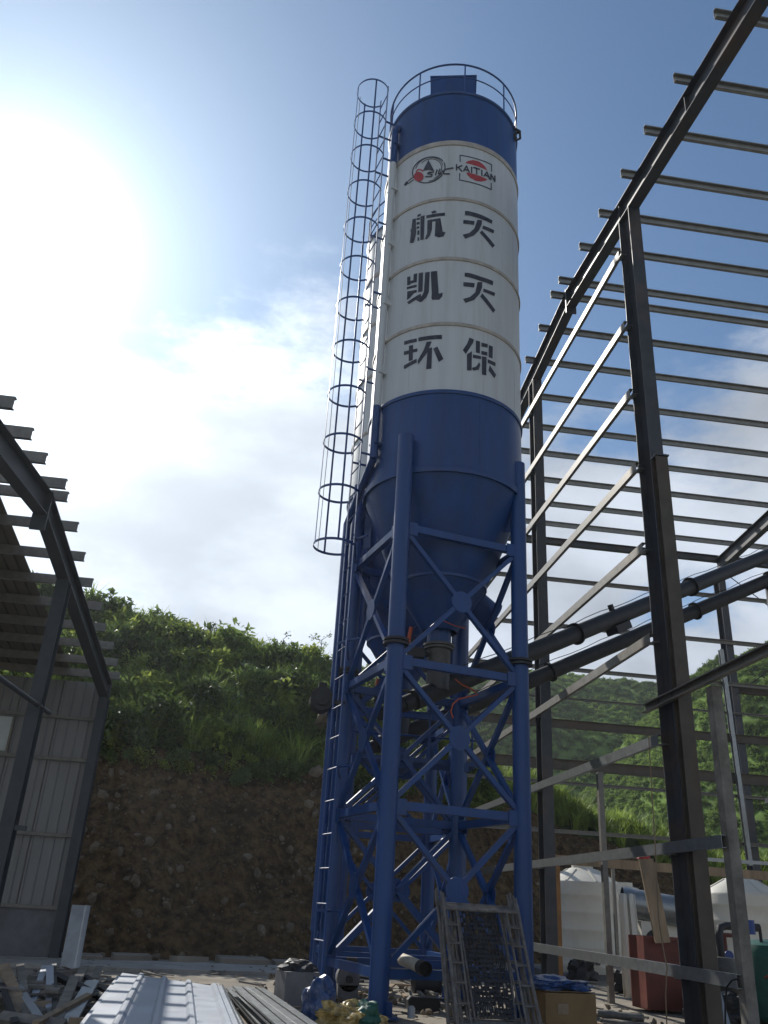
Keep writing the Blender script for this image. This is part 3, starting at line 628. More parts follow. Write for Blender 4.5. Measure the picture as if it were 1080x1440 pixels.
def letters(root, off):
    A = lambda pl: [[(550 + x / 6, 280 + y / 6) for x, y in p] for p in pl]
    Bz = lambda pl: [[(550 + x / 6, 440 + y / 6) for x, y in p] for p in pl]
    G = lambda pl: [[(550 + x / 6, 200 + y / 6) for x, y in p] for p in pl]
    tian = lambda: [[(625, 98), (660, 102), (760, 132), (856, 180), (850, 208), (757, 167), (660, 139), (622, 135)], [(610, 175), (705, 186), (700, 218), (608, 207)], [(777, 222), (870, 262), (864, 290), (770, 250)],
                    [(728, 174), (767, 178), (765, 212), (742, 263), (700, 306), (625, 335), (604, 300), (660, 285), (704, 246), (728, 205)], [(767, 264), (876, 390), (856, 412), (748, 283)]]
    hang = [[(180, 170), (208, 162), (212, 285), (198, 345), (186, 371), (157, 370), (178, 320), (183, 285)], [(222, 133), (250, 122), (252, 138), (222, 152)], [(248, 146), (283, 136), (276, 340), (246, 345)], [(164, 254), (181, 250), (181, 276), (164, 280)],
            [(214, 162), (244, 156), (244, 172), (214, 178)], [(215, 195), (240, 190), (240, 212), (215, 217)], [(215, 232), (238, 228), (238, 248), (215, 252)], [(222, 264), (240, 262), (238, 300), (220, 304)], [(222, 322), (236, 320), (236, 352), (222, 352)],
            [(335, 108), (370, 94), (388, 110), (352, 122)], [(296, 138), (456, 114), (455, 140), (298, 163)], [(306, 178), (346, 170), (345, 255), (327, 308), (302, 338), (284, 336), (304, 288), (311, 230)],
            [(347, 172), (376, 166), (376, 186), (347, 190)], [(376, 165), (416, 161), (412, 268), (428, 272), (460, 280), (442, 315), (402, 323), (368, 312), (377, 285)]]
    kai = [[(135, 658), (163, 650), (163, 722), (135, 728)], [(190, 632), (220, 625), (216, 700), (186, 706)], [(163, 690), (188, 684), (188, 706), (163, 714)], [(232, 625), (270, 617), (264, 778), (228, 786)],
           [(133, 742), (216, 720), (215, 742), (132, 762)], [(136, 780), (217, 764), (215, 786), (162, 800), (160, 832), (134, 852)], [(134, 870), (248, 797), (256, 822), (150, 888)],
           [(287, 619), (326, 612), (318, 782), (296, 832), (250, 871), (210, 852), (256, 822), (277, 780)], [(335, 611), (389, 605), (388, 788), (408, 797), (436, 788), (432, 820), (405, 848), (346, 849), (340, 832), (352, 642), (335, 638)]]
    tian2 = [[(622, 620), (660, 623), (760, 655), (862, 692), (858, 728), (745, 687), (660, 660), (620, 653)], [(610, 700), (706, 709), (700, 746), (609, 735)], [(780, 755), (878, 791), (872, 820), (777, 781)],
             [(730, 700), (769, 700), (768, 745), (746, 800), (702, 850), (628, 876), (607, 842), (665, 826), (710, 786), (730, 742)], [(770, 795), (880, 936), (862, 960), (752, 822)]]
    huan = [[(110, 240), (215, 215), (217, 243), (110, 270)], [(230, 208), (428, 185), (430, 220), (230, 240)], [(150, 278), (186, 269), (182, 398), (148, 408)], [(108, 325), (149, 316), (149, 346), (108, 356)], [(184, 308), (222, 298), (222, 326), (184, 334)], [(105, 446), (215, 386), (217, 418), (110, 476)],
            [(300, 243), (343, 240), (302, 340), (228, 436), (224, 402), (276, 310)], [(308, 302), (346, 290), (340, 470), (295, 475)], [(355, 302), (389, 282), (442, 388), (402, 415)]]
    bao = [[(662, 207), (701, 226), (690, 256), (630, 348), (605, 313), (641, 260)], [(640, 350), (683, 322), (679, 486), (640, 486)], [(715, 232), (751, 241), (749, 341), (715, 334)], [(762, 250), (816, 263), (815, 293), (762, 284)], [(825, 270), (859, 285), (856, 386), (823, 372)], [(762, 320), (813, 331), (812, 362), (762, 350)],
           [(690, 350), (760, 366), (758, 391), (690, 380)], [(815, 390), (882, 420), (880, 451), (815, 421)], [(766, 365), (806, 373), (803, 528), (766, 520)], [(745, 415), (753, 440), (740, 480), (692, 486), (680, 463), (716, 454)], [(832, 440), (886, 522), (872, 552), (822, 486)]]
    for nm, pl in (('hang', A(hang)), ('tian', A(tian())), ('kai', A(kai)), ('tian', A(tian2)), ('huan', Bz(huan)), ('bao', Bz(bao))):
        poly_on_silo(pl, 'painted_character', 'letter', root, off)
    # round emblem
    def ell(cx, cy, a, b, rot, a0=0, a1=360, n=40):
        out = []
        for i in range(n + 1):
            t = R(a0 + (a1 - a0) * i / n); x, y = a * math.cos(t), b * math.sin(t); c, s = math.cos(R(rot)), math.sin(R(rot)); out.append((cx + x * c - y * s, cy + x * s + y * c))
        return out
    ln = strokes([ell(318, 233, 142, 104, -22)], 9) + strokes([ell(322, 228, 120, 96, -22, -150, 110)], 6) + strokes([ell(330, 226, 98, 84, -22, -120, 90)], 6)
    ln += strokes([[(118, 362), (140, 330), (185, 296)], [(118, 360), (150, 345), (190, 316)]], 8) + strokes([[(118, 360), (132, 340)]], 20)
    poly_on_silo(G(ln), 'emblem_ring', 'letter', root, off, .005)
    poly_on_silo(G([[(315, 148), (366, 246), (318, 234), (266, 242)]]), 'emblem_arrow', 'letter', root, off, .008)
    poly_on_silo(G([ell(232, 290, 42, 40, 0, 0, 350, 20)] + strokes([ell(240, 255, 28, 26, 0, 180, 340, 12)], 9)), 'emblem_ball', 'logo_red', root, off, .009)
    poly_on_silo(G(strokes([[(358, 252), (318, 254), (306, 264), (346, 272), (340, 288), (290, 290)], [(388, 232), (374, 276)], [(412, 226), (398, 262), (426, 262)], [(522, 216), (458, 228), (436, 250), (446, 266), (492, 266)]], 11)), 'emblem_lettering', 'letter', root, off, .011)
    # framed emblem with name
    poly_on_silo(G(strokes([[(582, 162), (582, 110), (715, 138), (848, 190), (848, 246)], [(580, 262), (578, 320), (715, 350), (845, 400), (845, 345)]], 8)), 'emblem_frame', 'letter', root, off, .005)
    poly_on_silo(G([[(627, 174), (650, 158), (690, 150), (735, 160), (775, 186), (800, 215), (812, 238), (750, 210), (690, 190)]]), 'emblem_disc', 'logo_red', root, off, .005)
    poly_on_silo(G([[(634, 255), (690, 265), (750, 285), (812, 312), (800, 325), (760, 332), (715, 325), (670, 300), (644, 275)]]), 'emblem_disc', 'logo_red', root, off, .005)
    glyph = {'K': [[(0, 0), (0, 1)], [(1, 0), (.1, .55)], [(.35, .42), (1, 1)]], 'A': [[(0, 1), (.5, 0), (1, 1)], [(.22, .68), (.78, .68)]], 'I': [[(.5, 0), (.5, 1)]], 'T': [[(0, 0), (1, 0)], [(.5, 0), (.5, 1)]], 'N': [[(0, 1), (0, 0), (1, 1), (1, 0)]]}
    cells = [('K', 552, 596, 188, 196), ('A', 612, 660, 194, 206), ('I', 668, 692, 206, 212), ('T', 697, 748, 212, 228), ('I', 755, 777, 230, 238), ('A', 784, 832, 238, 262), ('N', 842, 876, 268, 284)]
    for ch, x0, x1, ya, yb in cells:
        L_ = [[(x0 + (x1 - x0) * u, ya + (yb - ya) * u + v * 47) for u, v in s] for s in glyph[ch]]
        poly_on_silo(G(strokes(L_, 11)), 'emblem_letter', 'letter', root, off, .009)

silo = make_silo('tall blue and white silo with painted dark characters and a caged ladder')
def copy_tree(o, parent=None, skip=()):
    c = o.copy(); COL.objects.link(c); c.parent = parent
    for ch in list(o.children):
        if ch.name.split('.')[0] not in skip: copy_tree(ch, c, skip)
    return c
rear = copy_tree(silo, None, ('painted_character', 'emblem_ring', 'emblem_arrow', 'emblem_ball', 'emblem_lettering', 'emblem_frame', 'emblem_disc', 'emblem_letter', 'ladder', 'filling_pipe', 'pipe_bend', 'pipe_clamp', 'air_hose', 'motor', 'walkway'))
rear.location = (2.66, 17.5, 0); rear.rotation_euler = (0, 0, R(-10)); 
for ch in rear.children:
    if ch.name.startswith('shell_section') and max(v.co.z for v in ch.data.vertices) > 17: ch.data = ch.data.copy(); ch.data.materials[0] = MAT['white']
rear['label'] = 'second blue and white silo without ladder, mostly hidden behind the lettered one'

# ------------------------------------------------------------------ screw conveyors
def conveyor(s, e, r, label, brk):
    s, e = Vector(s), Vector(e); root = thing('screw_conveyor', label, 'conveyor', None, s); d_ = (e - s).normalized(); L_ = (e - s).length
    def B(b, name, m, parent=None): b.v = [tuple(Vector(v) - s) for v in b.v]; return b.build(name, m, parent or root, True)
    a = s - d_ * .55; k = 0
    while k < L_ + .55:
        k2 = min(k + 4.4, L_ + .55); b = MB(); b.cyl(a + d_ * k, a + d_ * k2, r, 24); tb = B(b, 'tube_section', 'darkmetal')
        b = MB(); b.cyl(a + d_ * (k2 - .02), a + d_ * (k2 + .02), r + .055, 24); B(b, 'flange', 'darkmetal', tb); k = k2
    b = MB(); b.cyl(a - d_ * .05, a - d_ * .25, r * .8, 20); b.cyl(a - d_ * .25, a - d_ * .75, r * .62, 20); B(b, 'motor', 'darkmetal')
    b = MB(); b.cyl(s, s + Vector((0, 0, 4.93 - s.z)), .2, 20); B(b, 'inlet', 'primer')
    for t in brk:
        c = s + d_ * t; b = MB(); sd = d_.cross(Vector((0, 0, 1))).normalized(); u = sd.cross(d_); b.box(c - u * (r + .06), (.5, .3, .16), Matrix((d_, sd, u)).transposed()); b.cyl(c + u * r, c + u * (r + .12), .06, 12); B(b, 'inspection_hatch', 'darkmetal')
    b = MB(); b.cyl(e, e - Vector((0, 0, .8)), r * .9, 20); B(b, 'discharge_spout', 'primer')
    # slack wire clipped along the top
    sd = d_.cross(Vector((0, 0, 1))).normalized(); u = sd.cross(d_); b = MB()
    pts = [s + d_ * (L_ * i / 24) + u * (r + .02 + .05 * abs(math.sin(i * .9))) for i in range(25)]; b.tube(pts, .008, 5); B(b, 'cable', 'black')
conveyor((2.70, 13.85, 4.62), (12.9, 19.2, 10.45), .165, 'dark inclined screw conveyor rising from the lettered silo into the open frame', (5.2,))
conveyor((2.66, 17.5, 4.50), (12.25, 18.84, 9.42), .165, 'dark inclined screw conveyor from the rear silo, running below the other one', ())

# ------------------------------------------------------------------ open steel frame on the right
bld = thing('steel_frame_building', 'unclad steel frame building with rows of purlins and girts against the sky', 'building', None, (6.3, 16.3, 0))
def BB(b, name, m, parent=None, smooth=False):
    b.v = [tuple(Vector(v) - Vector((6.3, 16.3, 0))) for v in b.v]; return b.build(name, m, parent or bld, smooth)
RY, RZ = 16.3, 15.62
zr = lambda y: RZ - .10 * abs(y - RY)
for fx in (6.3, 16.7):
    for y0, y1 in ((3.6, RY), (RY, 29.0)):
        b = MB(); p, q = Vector((fx, y0, zr(y0) - .25)), Vector((fx, y1, zr(y1) - .25))
        b.ibeam(p, q, .24, .5); BB(b, 'rafter', 'primer')
    b = MB(); b.box((fx, RY, RZ - .32), (.26, .05, .72)); BB(b, 'ridge_plate', 'primer')
    for y in ((10.0, 13.0, 21.6) if fx < 7 else (23,)):
        b = MB(); b.box((fx + .005, y, zr(y) - .25), (.2, .014, .46)); BB(b, 'stiffener', 'primer')
    cols = ((12.75, .25, .50), (19.3, .25, .40), (29.0, .28, .42), (3.6, .25, .5)) if fx < 7 else ((29.0, .28, .42), (3.6, .25, .5))
    for y, w, dp in cols:
        b = MB(); top = zr(y) - .5; b.ibeam((fx, y, 0), (fx, y, top), w, dp, (0, 1, 0)); cl = BB(b, 'column', 'primer')
        b = MB(); b.box((fx, y, .015), (.5, .7, .03)); BB(b, 'base_plate', 'primer', cl)
b = MB(); b.ibeam((6.3, 12.41, .02), (6.3, 12.41, 8.75), .22, .16, (0, 1, 0)); BB(b, 'crane_column', 'rustbeam')
b = MB(); b.box((6.3, 12.40, 8.765), (.25, .2, .03)); BB(b, 'cap_plate', 'primer')
for i, y in enumerate((4.5, 5.8, 7.1, 8.42, 9.75, 11.0, 12.2, 13.45, 14.65, 16.02, 16.58, 17.8, 19.1, 20.6, 22.05, 23.4, 24.9, 26.4, 27.75)):
    zz = zr(y) + .10; b = MB(); b.cchan((5.93 + random.uniform(-.05, .05), y, zz), (27, y, zz), .07, .2, (0, 0, 1), .006, .022); pr = BB(b, 'purlin', 'purlin_zinc')
    for fx in (6.3, 16.7):
        b = MB(); b.box((fx, y + .05, zz - .02), (.09, .008, .16)); BB(b, 'cleat', 'galv', pr)
b = MB(); b.ibeam((6.3, 29.0, 14.42), (27, 29.0, 14.42), .2, .26); BB(b, 'eave_beam', 'primer')
GX = 6.3 - .125 - .045
for zz, y0 in ((.69, 11.30), (2.33, 11.30), (3.94, 12.95), (5.6, 12.95), (7.25, 12.95), (8.85, 12.95), (10.45, 12.95), (12.05, 12.95), (13.85, 12.95)):
    b = MB(); b.cchan((GX, y0, zz), (GX, 29.0, zz), .07, .16, (0, 0, 1), .006, .02); gr = BB(b, 'girt', 'galv_bright' if zz < 4.5 else 'galv')
    for y in (12.95, 19.3, 29.0):
        b = MB(); b.box((GX + .03, y, zz - .09), (.12, .2, .012)); BB(b, 'cleat', 'galv_bright', gr)
for zz, m, h, xx in ((12.75, 'galv', .16, 27), (10.95, 'galv', .16, 27), (9.36, 'galv', .14, 27), (8.3, 'galv', .07, 27), (7.4, 'rustbeam', .30, 27), (6.02, 'rustbeam', .36, 27), (5.42, 'galv', .10, 27), (3.87, 'galv', .12, 27)):
    b = MB(); b.cchan((6.5, 28.72, zz), (xx, 28.72, zz), .07, h, (0, 0, 1), .006, .02); BB(b, 'girt', m)
# door frame: post and header in front of the gable
b = MB(); b.bar((6.25, 11.35, 0), (6.25, 11.35, 4.42), .15, .17, (0, 1, 0)); BB(b, 'door_post', 'wood_grey')
b = MB(); b.cchan((6.14, 13.5, 4.52), (6.14, 7.0, 4.52), .09, .14); BB(b, 'door_header', 'galv')
b = MB(); b.ext([(-.05, -.05), (.05, -.05), (.05, .05), (-.05, .05)], (6.32, 16.05, 0), (6.32, 16.05, 3.85)); BB(b, 'door_post', 'galv')
b = MB(); b.bar((6.5, 13.25, 1.2), (6.5, 13.25, 3.4), .06, .06, (0, 1, 0)); BB(b, 'stub_post', 'galv_bright')
b = MB(); b.cchan((16.35, 28.6, 3.2), (16.2, 28.6, 10.6), .14, .16, (0, 1, 0)); BB(b, 'loose_channel', 'galv_bright')
b = MB(); b.cyl((16.7, 28.8, 13.9), (23.5, 28.8, 9.0), .02, 8); BB(b, 'brace_rod', 'darkmetal')
b = MB(); b.cyl((16.7, 28.8, 9.0), (23.5, 28.8, 13.9), .02, 8); BB(b, 'brace_rod', 'darkmetal')
b = MB(); b.ibeam((16.7, 29, 9.3), (27, 29, 9.3), .2, .35); BB(b, 'tie_beam', 'rustbeam')

# ------------------------------------------------------------------ part-clad shed on the left
XL = -3.7; shed = thing('metal_shed', 'half-roofed metal shed with grey wall sheets and exposed purlins', 'shed', None, (XL, 12, 0))
def SB(b, name, m, parent=None, smooth=False):
    b.v = [tuple(Vector(v) - Vector((XL, 12, 0))) for v in b.v]; return b.build(name, m, parent or shed, smooth)
zs_ = lambda y: 6.64 - (.155 * (y - 12.0) if y > 12 else .11 * (12.0 - y))
for fx in (XL, XL - 6):
    for y0, y1 in ((4.5, 12.0), (12.0, 19.5)):
        b = MB(); p, q = Vector((fx, y0, zs_(y0) - .18)), Vector((fx, y1, zs_(y1) - .18)); b.ibeam(p, q, .2, .36); SB(b, 'rafter', 'shedsteel')
    b = MB(); b.box((fx, 12, 6.34), (.22, .04, .62)); SB(b, 'ridge_plate', 'shedsteel')
    for y in (14.1, 19.45, 4.6):
        b = MB(); b.ibeam((fx, y, 0), (fx, y, zs_(y) - .34), .2, .26, (0, 1, 0)); SB(b, 'column', 'shedsteel')
for y in (5.4, 6.3, 7.2, 8.1, 9.0, 9.9, 10.75, 11.75, 12.2, 13.05, 14.0, 14.92, 15.83, 16.75, 17.6, 18.45, 19.2):
    b = MB(); zz = zs_(y) + .08; b.cchan((XL + .30 + random.uniform(-.04, .04), y, zz), (XL - 8, y, zz), .06, .16); SB(b, 'purlin', 'galv')
# roof sheets on the far slope, each one a panel
sl_v = Vector((0, 7.6, -.155 * 7.6)).normalized(); sl_n = Vector((0, .155, 1)).normalized()
for i in range(5):
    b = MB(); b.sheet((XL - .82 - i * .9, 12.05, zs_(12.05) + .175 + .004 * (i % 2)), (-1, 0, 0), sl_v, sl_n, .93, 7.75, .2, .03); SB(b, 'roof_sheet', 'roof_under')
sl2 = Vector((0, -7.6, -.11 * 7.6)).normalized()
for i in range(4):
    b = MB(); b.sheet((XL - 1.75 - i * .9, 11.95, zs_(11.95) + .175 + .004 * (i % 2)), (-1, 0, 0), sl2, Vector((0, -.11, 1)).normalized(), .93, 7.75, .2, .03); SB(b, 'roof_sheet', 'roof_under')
# far wall: plinth, panels, girts, window
for i in range(9):
    x = XL - .1 - i * .86
    if 1.7 < -(x - XL) < 2.3:
        b = MB(); b.sheet((x, 19.62, .95), (-1, 0, 0), (0, 0, 1), (0, -1, 0), .86, 2.9, .215, .022); SB(b, 'wall_sheet', 'wall_sheet')
        b = MB(); b.sheet((x, 19.62, 4.65), (-1, 0, 0), (0, 0, 1), (0, -1, 0), .86, .85, .215, .022); SB(b, 'wall_sheet', 'wall_sheet')
    else:
        b = MB(); b.sheet((x, 19.62 + .004 * (i % 2), .95), (-1, 0, 0), (0, 0, 1), (0, -1, 0), .87, 4.55, .215, .022); SB(b, 'wall_sheet', 'wall_sheet')
b = MB(); b.box((XL - 2.26, 19.63, 4.25), (.86, .012, .8)); wn = SB(b, 'window', 'glass')
b = MB(); 
for c, sz in (((XL - 2.26, 19.6, 3.86), (.9, .05, .05)), ((XL - 2.26, 19.6, 4.64), (.9, .05, .05)), ((XL - 1.84, 19.6, 4.25), (.05, .05, .74)), ((XL - 2.68, 19.6, 4.25), (.05, .05, .74))): b.box(c, sz)
SB(b, 'window_frame', 'galv', wn)
for zz in (.92, 2.28, 3.80, 4.68):
    b = MB(); b.cchan((XL - .05, 19.54, zz), (XL - 8, 19.54, zz), .05, .07); SB(b, 'girt', 'galv')
b = MB(); b.box((XL - 4, 19.66, .44), (8, .18, .9)); SB(b, 'plinth_wall', 'plinth')
b = MB(); b.box((XL - .02, 19.62, 2.8), (.16, .12, 5.4)); SB(b, 'corner_trim', 'shedsteel')
b = MB(); b.cyl((XL - .02, 11.6, 3.82), (XL + .06, 14.75, 3.9), .04, 10); SB(b, 'brace_pipe', 'shedsteel')
b = MB(); b.bar((XL - .5, 14.0, 2.1), (XL + .28, 14.02, 2.06), .05, .07); SB(b, 'stub_bracket', 'shedsteel')
# sheet leaning on the shed corner
b = MB(); p0 = at(84, 1362, 2, 0); b.sheet(p0, (1, -.1, 0), (-.06, .35, 1.02), (0, -.95, .3), .34, 1.0, .34, .02); o = b.build('leaning_panel', 'sheet_grey'); tag(o, 'pale grey metal panel leaning upright against the shed corner', 'panel')

# ------------------------------------------------------------------ concrete strip at the foot of the bank
b = MB()
for i in range(9):
    x0 = -5.2 + i * 1.15; y = lerp_pts(BASE, x0) - .55
    s_ = MB(); a = R(random.uniform(14, 20)); s_.box((x0 + .55, y + random.uniform(-.1, .2), random.uniform(.0, .05)), (random.uniform(.7, 1.15), random.uniform(.4, .8), .14), Matrix.Rotation(a + random.uniform(-.15, .15), 3, 'Z') @ Matrix.Rotation(random.uniform(-.06, .06), 3, 'X')); o = s_.build('kerb_slab', 'ground'); o.parent = g2
pts = []
for a_, b_ in zip(((-6, 17.0), (3.5, 19.2), (3.3, 21.4), (0.2, 20.4), (-6, 18.9)), ((3.5, 19.2), (3.3, 21.4), (0.2, 20.4), (-6, 18.9), (-6, 17.0))):
    for k in range(14):
        x, y = a_[0] + (b_[0] - a_[0]) * k / 14, a_[1] + (b_[1] - a_[1]) * k / 14; pts.append((x + .25 * fbm(x * 1.3, y * 1.3, 4.0), y + .35 * fbm(x * 1.1, y * 1.1, 9.0)))
npt = len(pts)
b = MB(); b.add([(x, y, .045) for x, y in pts] + [(x, y, -.06) for x, y in pts], [tuple(range(npt))] + [(i, npt + i, npt + (i + 1) % npt, (i + 1) % npt) for i in range(npt)]); tag(b.build('concrete_path', 'concrete'), kind='structure')

# ------------------------------------------------------------------ bottom left: sheets, channels, scrap
def corr(name, m, corners, z0, label, pitch, hgt, cat='roof sheet'):
    p = [Vector((at(x, y, 2, z0))) for x, y in corners]; u = (p[1] - p[0]); v = (p[3] - p[0]); b = MB()
    b.sheet(p[0], u.normalized(), v.normalized(), (0, 0, 1), u.length, v.length, pitch, hgt); o = b.build(name, m); tag(o, label, cat); return o
corr('roof_sheet', 'sheet_white', ((172, 1368), (312, 1388), (270, 1470), (95, 1470)), .30, 'white ribbed roof sheet lying on top of the stack', .46, .03)
corr('roof_sheet', 'sheet_white', ((165, 1372), (310, 1392), (268, 1474), (85, 1474)), .22, 'white ribbed roof sheet directly under the top one', .46, .03)
corr('roof_sheet', 'sheet_grey', ((232, 1386), (312, 1386), (312, 1470), (225, 1470)), .06, 'galvanised grey ribbed sheet on the ground beside the white sheets', .30, .03)
st = MB()
pa, pb_ = at(172, 1370, 2, .22), at(90, 1470, 2, .22)
for f in (.12, .45, .8):
    c = at(240, 1380, 2, .1).lerp(at(180, 1470, 2, .1), f); s_ = MB(); s_.bar((c.x - .7, c.y, .08), (c.x + .7, c.y + .1, .08), .09, .13); o = s_.build('support_batten', 'wood'); tag(o, 'timber batten under the stack of white roof sheets', 'batten', 'battens under the white sheets')
for i, ((x0, y0), (x1, y1), zz) in enumerate((((322, 1392), (392, 1470), .05), ((334, 1391), (412, 1470), .05), ((345, 1390), (430, 1462), .05), ((332, 1390), (415, 1464), .17), ((352, 1391), (447, 1462), .06), ((366, 1392), (455, 1455), .07))):
    s_ = MB(); s_.cchan(at(x0, y0, 2, zz + .03), at(x1, y1, 2, zz + .03), .10, .06); o = s_.build('steel_channel', 'galv_bright'); tag(o, 'bright galvanised channel in the bundle beside the silo ladder', 'channel', 'galvanised channels on the ground')
random.seed(5)
kinds = [('wood', 'brown'), ('wood_grey', 'weathered grey'), ('sheet_grey', 'grey metal'), ('darkmetal', 'dark metal'), ('sheet_white', 'white metal')]
scr = [((5, 1358), (32, 1425), 13.0, .13, .05, 'wood'), ((28, 1358), (38, 1428), 13.2, .10, .05, 'wood_grey'), ((63, 1360), (42, 1420), 13.4, .08, .04, 'sheet_white'), ((70, 1360), (70, 1420), 13.0, .09, .05, 'sheet_white'), ((76, 1358), (77, 1425), 13.2, .06, .05, 'darkmetal'),
       ((78, 1372), (195, 1428), 12.6, .07, .07, 'darkmetal'), ((120, 1374), (198, 1425), 13.4, .06, .05, 'darkmetal'), ((140, 1360), (132, 1380), 15.0, .11, .04, 'wood_grey'), ((118, 1362), (85, 1420), 13.6, .11, .04, 'wood_grey'), ((105, 1375), (78, 1440), 12.4, .12, .04, 'wood_grey'), ((130, 1380), (95, 1440), 12.4, .16, .03, 'sheet_grey'),
       ((40, 1415), (100, 1412), 12.2, .1, .04, 'wood'), ((0, 1400), (60, 1425), 12.0, .1, .05, 'wood_grey'), ((20, 1380), (60, 1440), 12.3, .08, .04, 'sheet_grey'), ((50, 1440), (125, 1400), 12.1, .07, .05, 'wood'), ((0, 1430), (90, 1442), 11.6, .12, .05, 'wood_grey'), ((2, 1385), (22, 1440), 12.0, .07, .04, 'darkmetal'), ((175, 1410), (205, 1445), 11.9, .06, .05, 'sheet_grey')]
words = {'wood': 'brown timber plank', 'wood_grey': 'weathered grey plank', 'sheet_white': 'white metal trim strip', 'darkmetal': 'dark square steel bar', 'sheet_grey': 'grey metal flashing strip'}
for a, e, y, w, t, m in scr:
    p, q = at(*a, 1, y + .25), at(*e, 1, y - .55)
    if q.z < .03: q = at(*e, 2, .05)
    if p.z < .06: p = at(*a, 2, .07)
    s_ = MB(); s_.bar(p, q, w, t, (0, -.6, .8)); o = s_.build('scrap_piece', m); tag(o, words[m] + ' in the scrap heap beside the shed', 'scrap', words[m] + 's in the scrap heap')
s_ = MB()
for i in range(70):
    c = Vector((random.uniform(-3.3, -1.7), random.uniform(11.5, 14.5), random.uniform(.02, .22))); s_.box(c, (random.uniform(.15, .7), random.uniform(.04, .14), random.uniform(.01, .04)), Matrix.Rotation(random.uniform(0, 3), 3, 'Z') @ Matrix.Rotation(random.uniform(-.3, .3), 3, 'X'))
tag(s_.build('scrap_litter', 'wood_grey'), 'low litter of offcuts at the bottom of the scrap heap', 'offcuts', kind='stuff')

# ------------------------------------------------------------------ around the silo feet
def blob(c, sx, sy, sz, seed, crumple=.35, sub=4):
    b = bmesh.new(); bmesh.ops.create_icosphere(b, subdivisions=sub, radius=1)
    for v in b.verts:
        p = v.co.copy(); k = 1 + crumple * noise.noise(p * 1.7 + Vector((seed, 0, 0))) + crumple * .55 * abs(noise.noise(p * 4.3 + Vector((0, seed, 0)))); v.co = p * k; v.co = Vector((v.co.x * sx, v.co.y * sy, max(v.co.z, -.55) * sz))
    m = MB(); m.v = [tuple(v.co + Vector(c)) for v in b.verts]; m.f = [tuple(v.index for v in f.verts) for f in b.faces]; b.free(); return m
c = at(446, 1436, 2, 0); o = blob((c.x, c.y, .15), .22, .2, .3, 3).build('plastic_bag', 'tarp_blue', smooth=True); tag(o, 'crumpled blue plastic bag at the foot of the silo ladder', 'bag')
c = at(482, 1440, 2, 0); o = blob((c.x, c.y, .05), .34, .2, .15, 8, .75, 5).build('plastic_sheet', 'tarp_yellow', smooth=True); tag(o, 'crumpled golden yellow plastic between the silo legs', 'plastic')
c = at(515, 1442, 2, 0); o = blob((c.x, c.y, .08), .18, .15, .16, 12, .4).build('plastic_sheet', 'green', smooth=True); tag(o, 'small crumpled green sack beside the yellow plastic', 'sack')
c = at(415, 1412, 2, 0); r_ = thing('concrete_block', 'squat grey concrete block behind the silo ladder with scraps on top', 'block', None, (c.x, c.y, 0))
MB().box((0, 0, .2), (.5, .45, .42), Matrix.Rotation(.3, 3, 'Z')).build('block', 'plinth', r_); blob((0, 0, .45), .22, .16, .1, 5, .6, 3).build('scraps', 'darkmetal', r_)
c = at(487, 1405, 2, 0); r_ = thing('gear_motor', 'grey gear motor standing on the ground between the left silo legs', 'motor', None, (c.x, c.y, 0))
m_ = MB(); m_.cyl((0, -.2, .28), (0, .25, .28), .17, 18); m_.box((0, 0, .1), (.3, .4, .2)); m_.build('housing', 'plinth', r_, True); m_ = MB(); m_.box((.05, .05, .5), (.16, .2, .12)); m_.build('terminal_box', 'darkmetal', r_); m_ = MB(); m_.cyl((0, -.34, .28), (0, -.2, .28), .05, 12); m_.build('shaft', 'darkmetal', r_)
for i, (px, py, w, h, m, lb) in enumerate(((597, 1398, .32, .3, 'darkmetal', 'short black drum on the ground behind the front silo legs'), (595, 1420, .45, .16, 'black', 'low black case lying between the silo legs'), (578, 1432, .1, .12, 'sheet_white', 'small white can on the dirt between the silo legs'))):
    c = at(px, py, 2, 0); m_ = MB()
    if i == 0: m_.cyl((c.x - .2, c.y, h / 2), (c.x + .25, c.y + .05, h / 2), h / 2, 20); m_.cyl((c.x + .25, c.y + .05, h / 2), (c.x + .28, c.y + .05, h / 2), h / 2 + .02, 20)
    elif i == 1: m_.ext([(-w / 2, -h / 2), (w / 2, -h / 2), (w / 2, h * .2), (w * .4, h / 2), (-w * .4, h / 2), (-w / 2, h * .2)], (c.x, c.y - .12, h / 2), (c.x, c.y + .15, h / 2))
    else: m_.cyl((c.x, c.y, 0), (c.x, c.y, h), w / 2, 14); m_.cyl((c.x, c.y, h), (c.x, c.y, h + .02), w / 2 * .7, 14)
    tag(m_.build(('drum', 'tool_case', 'paint_can')[i], m, smooth=True), lb, ('drum', 'case', 'can')[i])
pz = thing('pipe_stub', 'pale fat pipe with a black end lying across the lower silo beams', 'pipe', None, (2.2, 13.0, .7))
q0, q1 = at(566, 1349, 1, 13.1), at(592, 1360, 1, 12.35)
m_ = MB(); m_.cyl(q0 - Vector((2.2, 13, .7)), q1 - Vector((2.2, 13, .7)), .078, 20); m_.build('pipe', 'pipe_pale', pz, True)
dq = (q1 - q0).normalized(); m_ = MB(); m_.cyl(q1 - Vector((2.2, 13, .7)), q1 + dq * .18 - Vector((2.2, 13, .7)), .09, 20, cap=False); m_.cyl(q1 + dq * .05 - Vector((2.2, 13, .7)), q1 + dq * .06 - Vector((2.2, 13, .7)), .082, 20); m_.build('end_collar', 'black', pz, True)
lt = MB(); rl_ = random.Random(3)
